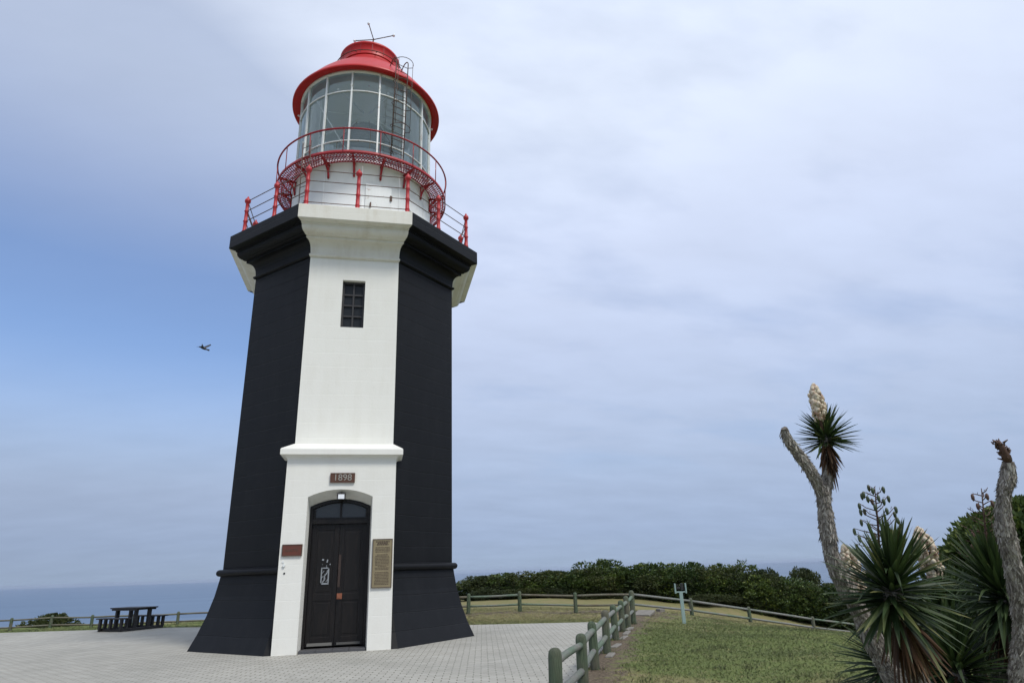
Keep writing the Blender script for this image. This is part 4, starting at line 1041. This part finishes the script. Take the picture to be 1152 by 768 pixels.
# B : big rosette at the front
ZB = 5.3
gB = at(1062, 850, ZB); gB.z = tz(gB.x, gB.y)
YB = thing('yucca_tree', 'short yucca with the largest spiky green rosette in front, above hanging brown leaves', 'yucca', gB)
cB = at(1003, 660, ZB)
bark_tube([at(1062, 860, ZB + .1), at(1036, 775, ZB + .08), at(1014, 712, ZB + .05), cB], [.10, .085, .075, .06], 'trunk', YB, flakes=1600)
blades(cB, (-.02, -.42, 1), 240, .52, .040, 2, 122, M_yucca, 'leaf_rosette', YB, .07, .22, (0, 1))
blades(at(1010, 690, ZB + .05), (.15, 0, -1), 90, .50, .036, 4, 34, M_dead, 'dead_leaves', YB, .0, .15)
# C : yucca behind, carrying seed pods
ZC = 6.6
gC = at(1010, 800, ZC); gC.z = tz(gC.x, gC.y)
YC = thing('yucca_tree', 'yucca behind the largest rosette, its bare stalk hung with dark green pods', 'yucca', gC)
bark_tube([gC + Vector((0, 0, -.1)), at(1003, 730, ZC), at(998, 685, ZC)], [.09, .08, .06], 'trunk', YC, flakes=1200)
blades(at(998, 690, ZC), (-.1, -.1, 1), 150, .40, .034, 4, 118, M_yucca, 'leaf_rosette', YC, .08, .2, (0, .7))
fruit_panicle(at(990, 640, ZC), at(984, 547, ZC), .27, 34, YC, .8)
panicle(at(968, 664, ZC - .1), (-.2, 0, 1), .46, .10, 80, YC, .036)
# D : yucca with the large cream bloom
ZD = 6.9
gD = at(1062, 800, ZD); gD.z = tz(gD.x, gD.y)
YD = thing('yucca_tree', 'dark yucca between the rosettes, topped by the tall cream flower spike', 'yucca', gD)
bark_tube([gD + Vector((0, 0, -.1)), at(1060, 740, ZD), at(1060, 700, ZD)], [.09, .08, .06], 'trunk', YD, flakes=1000)
blades(at(1062, 692, ZD), (.1, -.1, 1), 210, .58, .036, 4, 118, M_yucca, 'leaf_rosette', YD, .10, .25, (0, .6))
blades(at(1062, 712, ZD), (0, 0, -1), 70, .5, .036, 6, 40, M_dead, 'dead_leaves', YD, 0, .2, (0, .6))
panicle(at(1052, 648, ZD), (-.14, 0, 1), .52, .125, 125, YD, .042)
# E : rosette on the right behind the bare trunk
ZE = 6.2
gE = at(1128, 800, ZE); gE.z = tz(gE.x, gE.y)
YE = thing('yucca_tree', 'yucca behind the bare right trunk with fanned dark leaves and a dry brown seed stalk', 'yucca', gE)
bark_tube([gE + Vector((0, 0, -.1)), at(1132, 740, ZE), at(1130, 675, ZE)], [.09, .08, .06], 'trunk', YE, flakes=1000)
blades(at(1128, 668, ZE), (-.25, -.15, 1), 260, .60, .036, 4, 118, M_yucca, 'leaf_rosette', YE, .10, .22, (0, .75))
blades(at(1130, 700, ZE), (0, 0, -1), 70, .5, .036, 6, 40, M_dead, 'dead_leaves', YE, 0, .2, (0, .6))
fruit_panicle(at(1113, 660, ZE + .3), at(1104, 549, ZE + .3), .25, 32, YE, .45)
# F : bare trunk at right
ZF = 5.4
gF = at(1160, 830, ZF); gF.z = tz(gF.x, gF.y)
YF = thing('yucca_tree', 'tall bare grey yucca trunk at the right edge with a dark brown broken tip', 'yucca', gF)
bark_tube([at(1150, 830, ZF), at(1147, 768, ZF), at(1149, 715, ZF), at(1146, 670, ZF), at(1139, 632, ZF), at(1130, 590, ZF), at(1129, 560, ZF), at(1134, 535, ZF), at(1134, 519, ZF)], [.085, .074, .052, .056, .062, .055, .044, .046, .033], 'trunk', YF, flakes=17000)
mb = MB(); tp = [at(1134, 520, ZF), at(1131, 512, ZF), at(1127, 503, ZF), at(1123, 496, ZF)]; mb.tube(tp, [.033, .034, .026, .014], 9)
for i in range(60):
    q = tp[0].lerp(tp[3], random.random()) + Vector((random.uniform(-.03, .03), random.uniform(-.03, .03), 0)); mb.tube([q, q + Vector((random.uniform(-.03, .03), random.uniform(-.03, .03), random.uniform(.0, .04)))], [.010, .004], 4)
mb.build('broken_tip', M_stalk, YF)
# G : low rosettes filling the foot of the clump
for (u, v, zf, L, n, lab, ax) in ((1000, 745, 6.7, .55, 200, 'low yucca rosette at the foot of the leaning trunk, leaves pointing over the lawn', (-.35, -.1, 1)),
                                 (1075, 752, 6.0, .58, 260, 'low dark yucca rosette at the bottom between the two trunks', (0, -.15, 1)),
                                 (1092, 705, 7.3, .55, 200, 'shadowy yucca rosette deep in the clump, below the dry brown seed stalk', (-.1, -.2, 1)),
                                 (1165, 745, 6.3, .58, 240, 'low yucca rosette cut by the bottom right corner', (-.1, -.1, 1))):
    c_ = at(u, v, zf); g_ = Vector((c_.x, c_.y, tz(c_.x, c_.y))); o = thing('low_yucca', lab, 'yucca', g_)
    bark_tube([g_ - Vector((0, 0, .1)), g_.lerp(c_, .5), c_], [.09, .08, .06], 'trunk', o, flakes=600)
    blades(c_, ax, n, L, .036, 4, 125, M_yucca, 'leaf_rosette', o, .10, .2, (0, .6))
    blades(c_ - Vector((0, 0, .06)), (0, 0, -1), 60, .45, .036, 8, 50, M_dead, 'dead_leaves', o, 0, .1, (0, .7))

# ------------------------------------------------------------------ bird
bp = at(228.5, 390.5, 22)
BD = thing('bird', 'small black bird flying left of the tower', 'bird', bp)
lf_ = -CR; upv = Vector((0, 0, 1)); fw = CF
def bpnt(x, y, z=0): return bp + CR * (x * 22 / 719) - CU * (y * 22 / 719) + CF * z
mb = MB(); mb.tube([bpnt(-7.5, -.6), bpnt(-5.0, -.6), bpnt(-4.0, -.5), bpnt(-2.5, -.2), bpnt(0, .8), bpnt(2.5, 1.9), bpnt(4.0, 2.4), bpnt(6.8, 3.4)], [.004, .006, .022, .030, .045, .038, .022, .030], 10)
mb.build('body', M_bird, BD)
for z_, e_ in ((-.05, (4.6, -3.9)), (.05, (3.2, -3.4))):
    mb = MB(); A = bpnt(-1.8, .2, z_); Bq = bpnt(1.2, 1.2, z_); T_ = bpnt(*e_, z_ * 7); T2 = bpnt(e_[0] + .3, e_[1] + 1.3, z_ * 7); Mi = bpnt(1.0, -1.6, z_ * 3.5); Mj = bpnt(3.4, -.5, z_ * 3.5)
    o_ = CF * .008
    mb.add([A - o_, Mi - o_, T_ - o_, T2 - o_, Mj - o_, Bq - o_, A + o_, Mi + o_, T_ + o_, T2 + o_, Mj + o_, Bq + o_], [(0, 1, 2, 3, 4, 5), (11, 10, 9, 8, 7, 6)] + [(i, i + 6, (i + 1) % 6 + 6, (i + 1) % 6) for i in range(6)])
    mb.build('wing', M_bird, BD)

# ------------------------------------------------------------------ grass blades
def scatter_grass(n, x0, x1, y0, y1, h, maxd):
    x = rng.uniform(x0, x1, n); y = rng.uniform(y0, y1, n)
    ok = ~in_poly(x, y, PV); s = (x - CAM.x) * .211 + (y - CAM.y) * .9775; r = (x - CAM.x) * .9775 - (y - CAM.y) * .211
    ok &= (s > 2) & (np.abs(r / np.maximum(s, .1)) < 1.0) & (s < maxd)
    ok &= rng.random(n) > dirtf(x, y) * 1.25 - .12
    ok &= seg_dist(x, y, near_posts) > .25
    # thin out with distance, patchy
    ok &= rng.random(n) < np.clip(14 / np.maximum(s, 1), 0, 1) ** 1.2
    x, y = x[ok], y[ok]; z = terrain(x, y) + .004; m_ = len(x); hh = h * (.5 + .9 * rng.random(m_))
    a_ = rng.uniform(0, 2 * pi, m_); w = .003 + .003 * rng.random(m_) + .0004 * s[ok]; lean = rng.normal(size=(m_, 2)) * 1.3
    A_ = np.stack([x - np.cos(a_) * w, y - np.sin(a_) * w, z - .005], 1); B_ = np.stack([x + np.cos(a_) * w, y + np.sin(a_) * w, z - .005], 1)
    C_ = np.stack([x + lean[:, 0] * hh, y + lean[:, 1] * hh, z + hh], 1)
    V = np.stack([A_, B_, C_], 1).reshape(-1, 3); F_ = np.arange(3 * m_).reshape(-1, 3)
    patch = .5 + .5 * np.sin(x * .9 + 1.3 * np.sin(y * .7)) * np.sin(y * 1.1 + np.sin(x * 1.7))
    dryk = dryf(x, y)
    tone = np.clip(.12 + rng.random(m_) * .30 + patch * .12 + dryk * .55 + (rng.random(m_) < .06) * .4, 0, 1)
    return V, F_, np.repeat(tone, 3)
V, F_, tn = scatter_grass(800000, 1.5, 22, -14, 22, .014, 30)
V2, F2, tn2 = scatter_grass(60000, -24, 2, 2, 18, .04, 33)
TV = []; TT = []
for px_, py_ in [p[:2] for p in near_posts] + [(p.x, p.y) for p in right_posts + back_posts] + [(SG.location.x, SG.location.y)] + [(rng.uniform(3.5, 14), rng.uniform(-9, 1)) for _ in range(90)]:
    if in_poly(np.array([px_ + .12]), np.array([py_]), PV)[0]: continue
    for _ in range(45):
        a_ = rng.uniform(0, 6.28); q_ = abs(rng.normal()) * .09 + .03; x_ = px_ + cos(a_) * q_; y_ = py_ + sin(a_) * q_
        if in_poly(np.array([x_]), np.array([y_]), PV)[0]: continue
        z_ = tz(x_, y_); h_ = rng.uniform(.03, .085); b_ = rng.uniform(0, 6.28); w_ = .005
        TV += [(x_ - cos(b_) * w_, y_ - sin(b_) * w_, z_), (x_ + cos(b_) * w_, y_ + sin(b_) * w_, z_), (x_ + rng.normal() * .03, y_ + rng.normal() * .03, z_ + h_)]; TT += [rng.uniform(.1, .75)] * 3
TV = np.array(TV); F3 = np.arange(len(TV)).reshape(-1, 3)
me = npmesh('grass', np.concatenate([V, V2, TV]), np.concatenate([F_, F2 + len(V), F3 + len(V) + len(V2)]), M_blade, False, {'tone': np.concatenate([tn, tn2, TT])})
link('grass', me, kind='stuff')

# ------------------------------------------------------------------ haze: even thin air over the sea
mb = MB(); mb.box((0, 0, -20.5), (62000, 62000, 93)); hm = bpy.data.materials.new('haze'); hm.use_nodes = True; ht_ = hm.node_tree; ht_.nodes.clear()
pvn = N(ht_, 'ShaderNodeVolumePrincipled'); pvn.inputs['Color'].default_value = (.66, .75, .92, 1); pvn.inputs['Density'].default_value = 3.5e-5; pvn.inputs['Anisotropy'].default_value = 0.2
oh = N(ht_, 'ShaderNodeOutputMaterial'); ht_.links.new(pvn.outputs[0], oh.inputs['Volume'])
mb.build('haze', hm, kind='stuff')
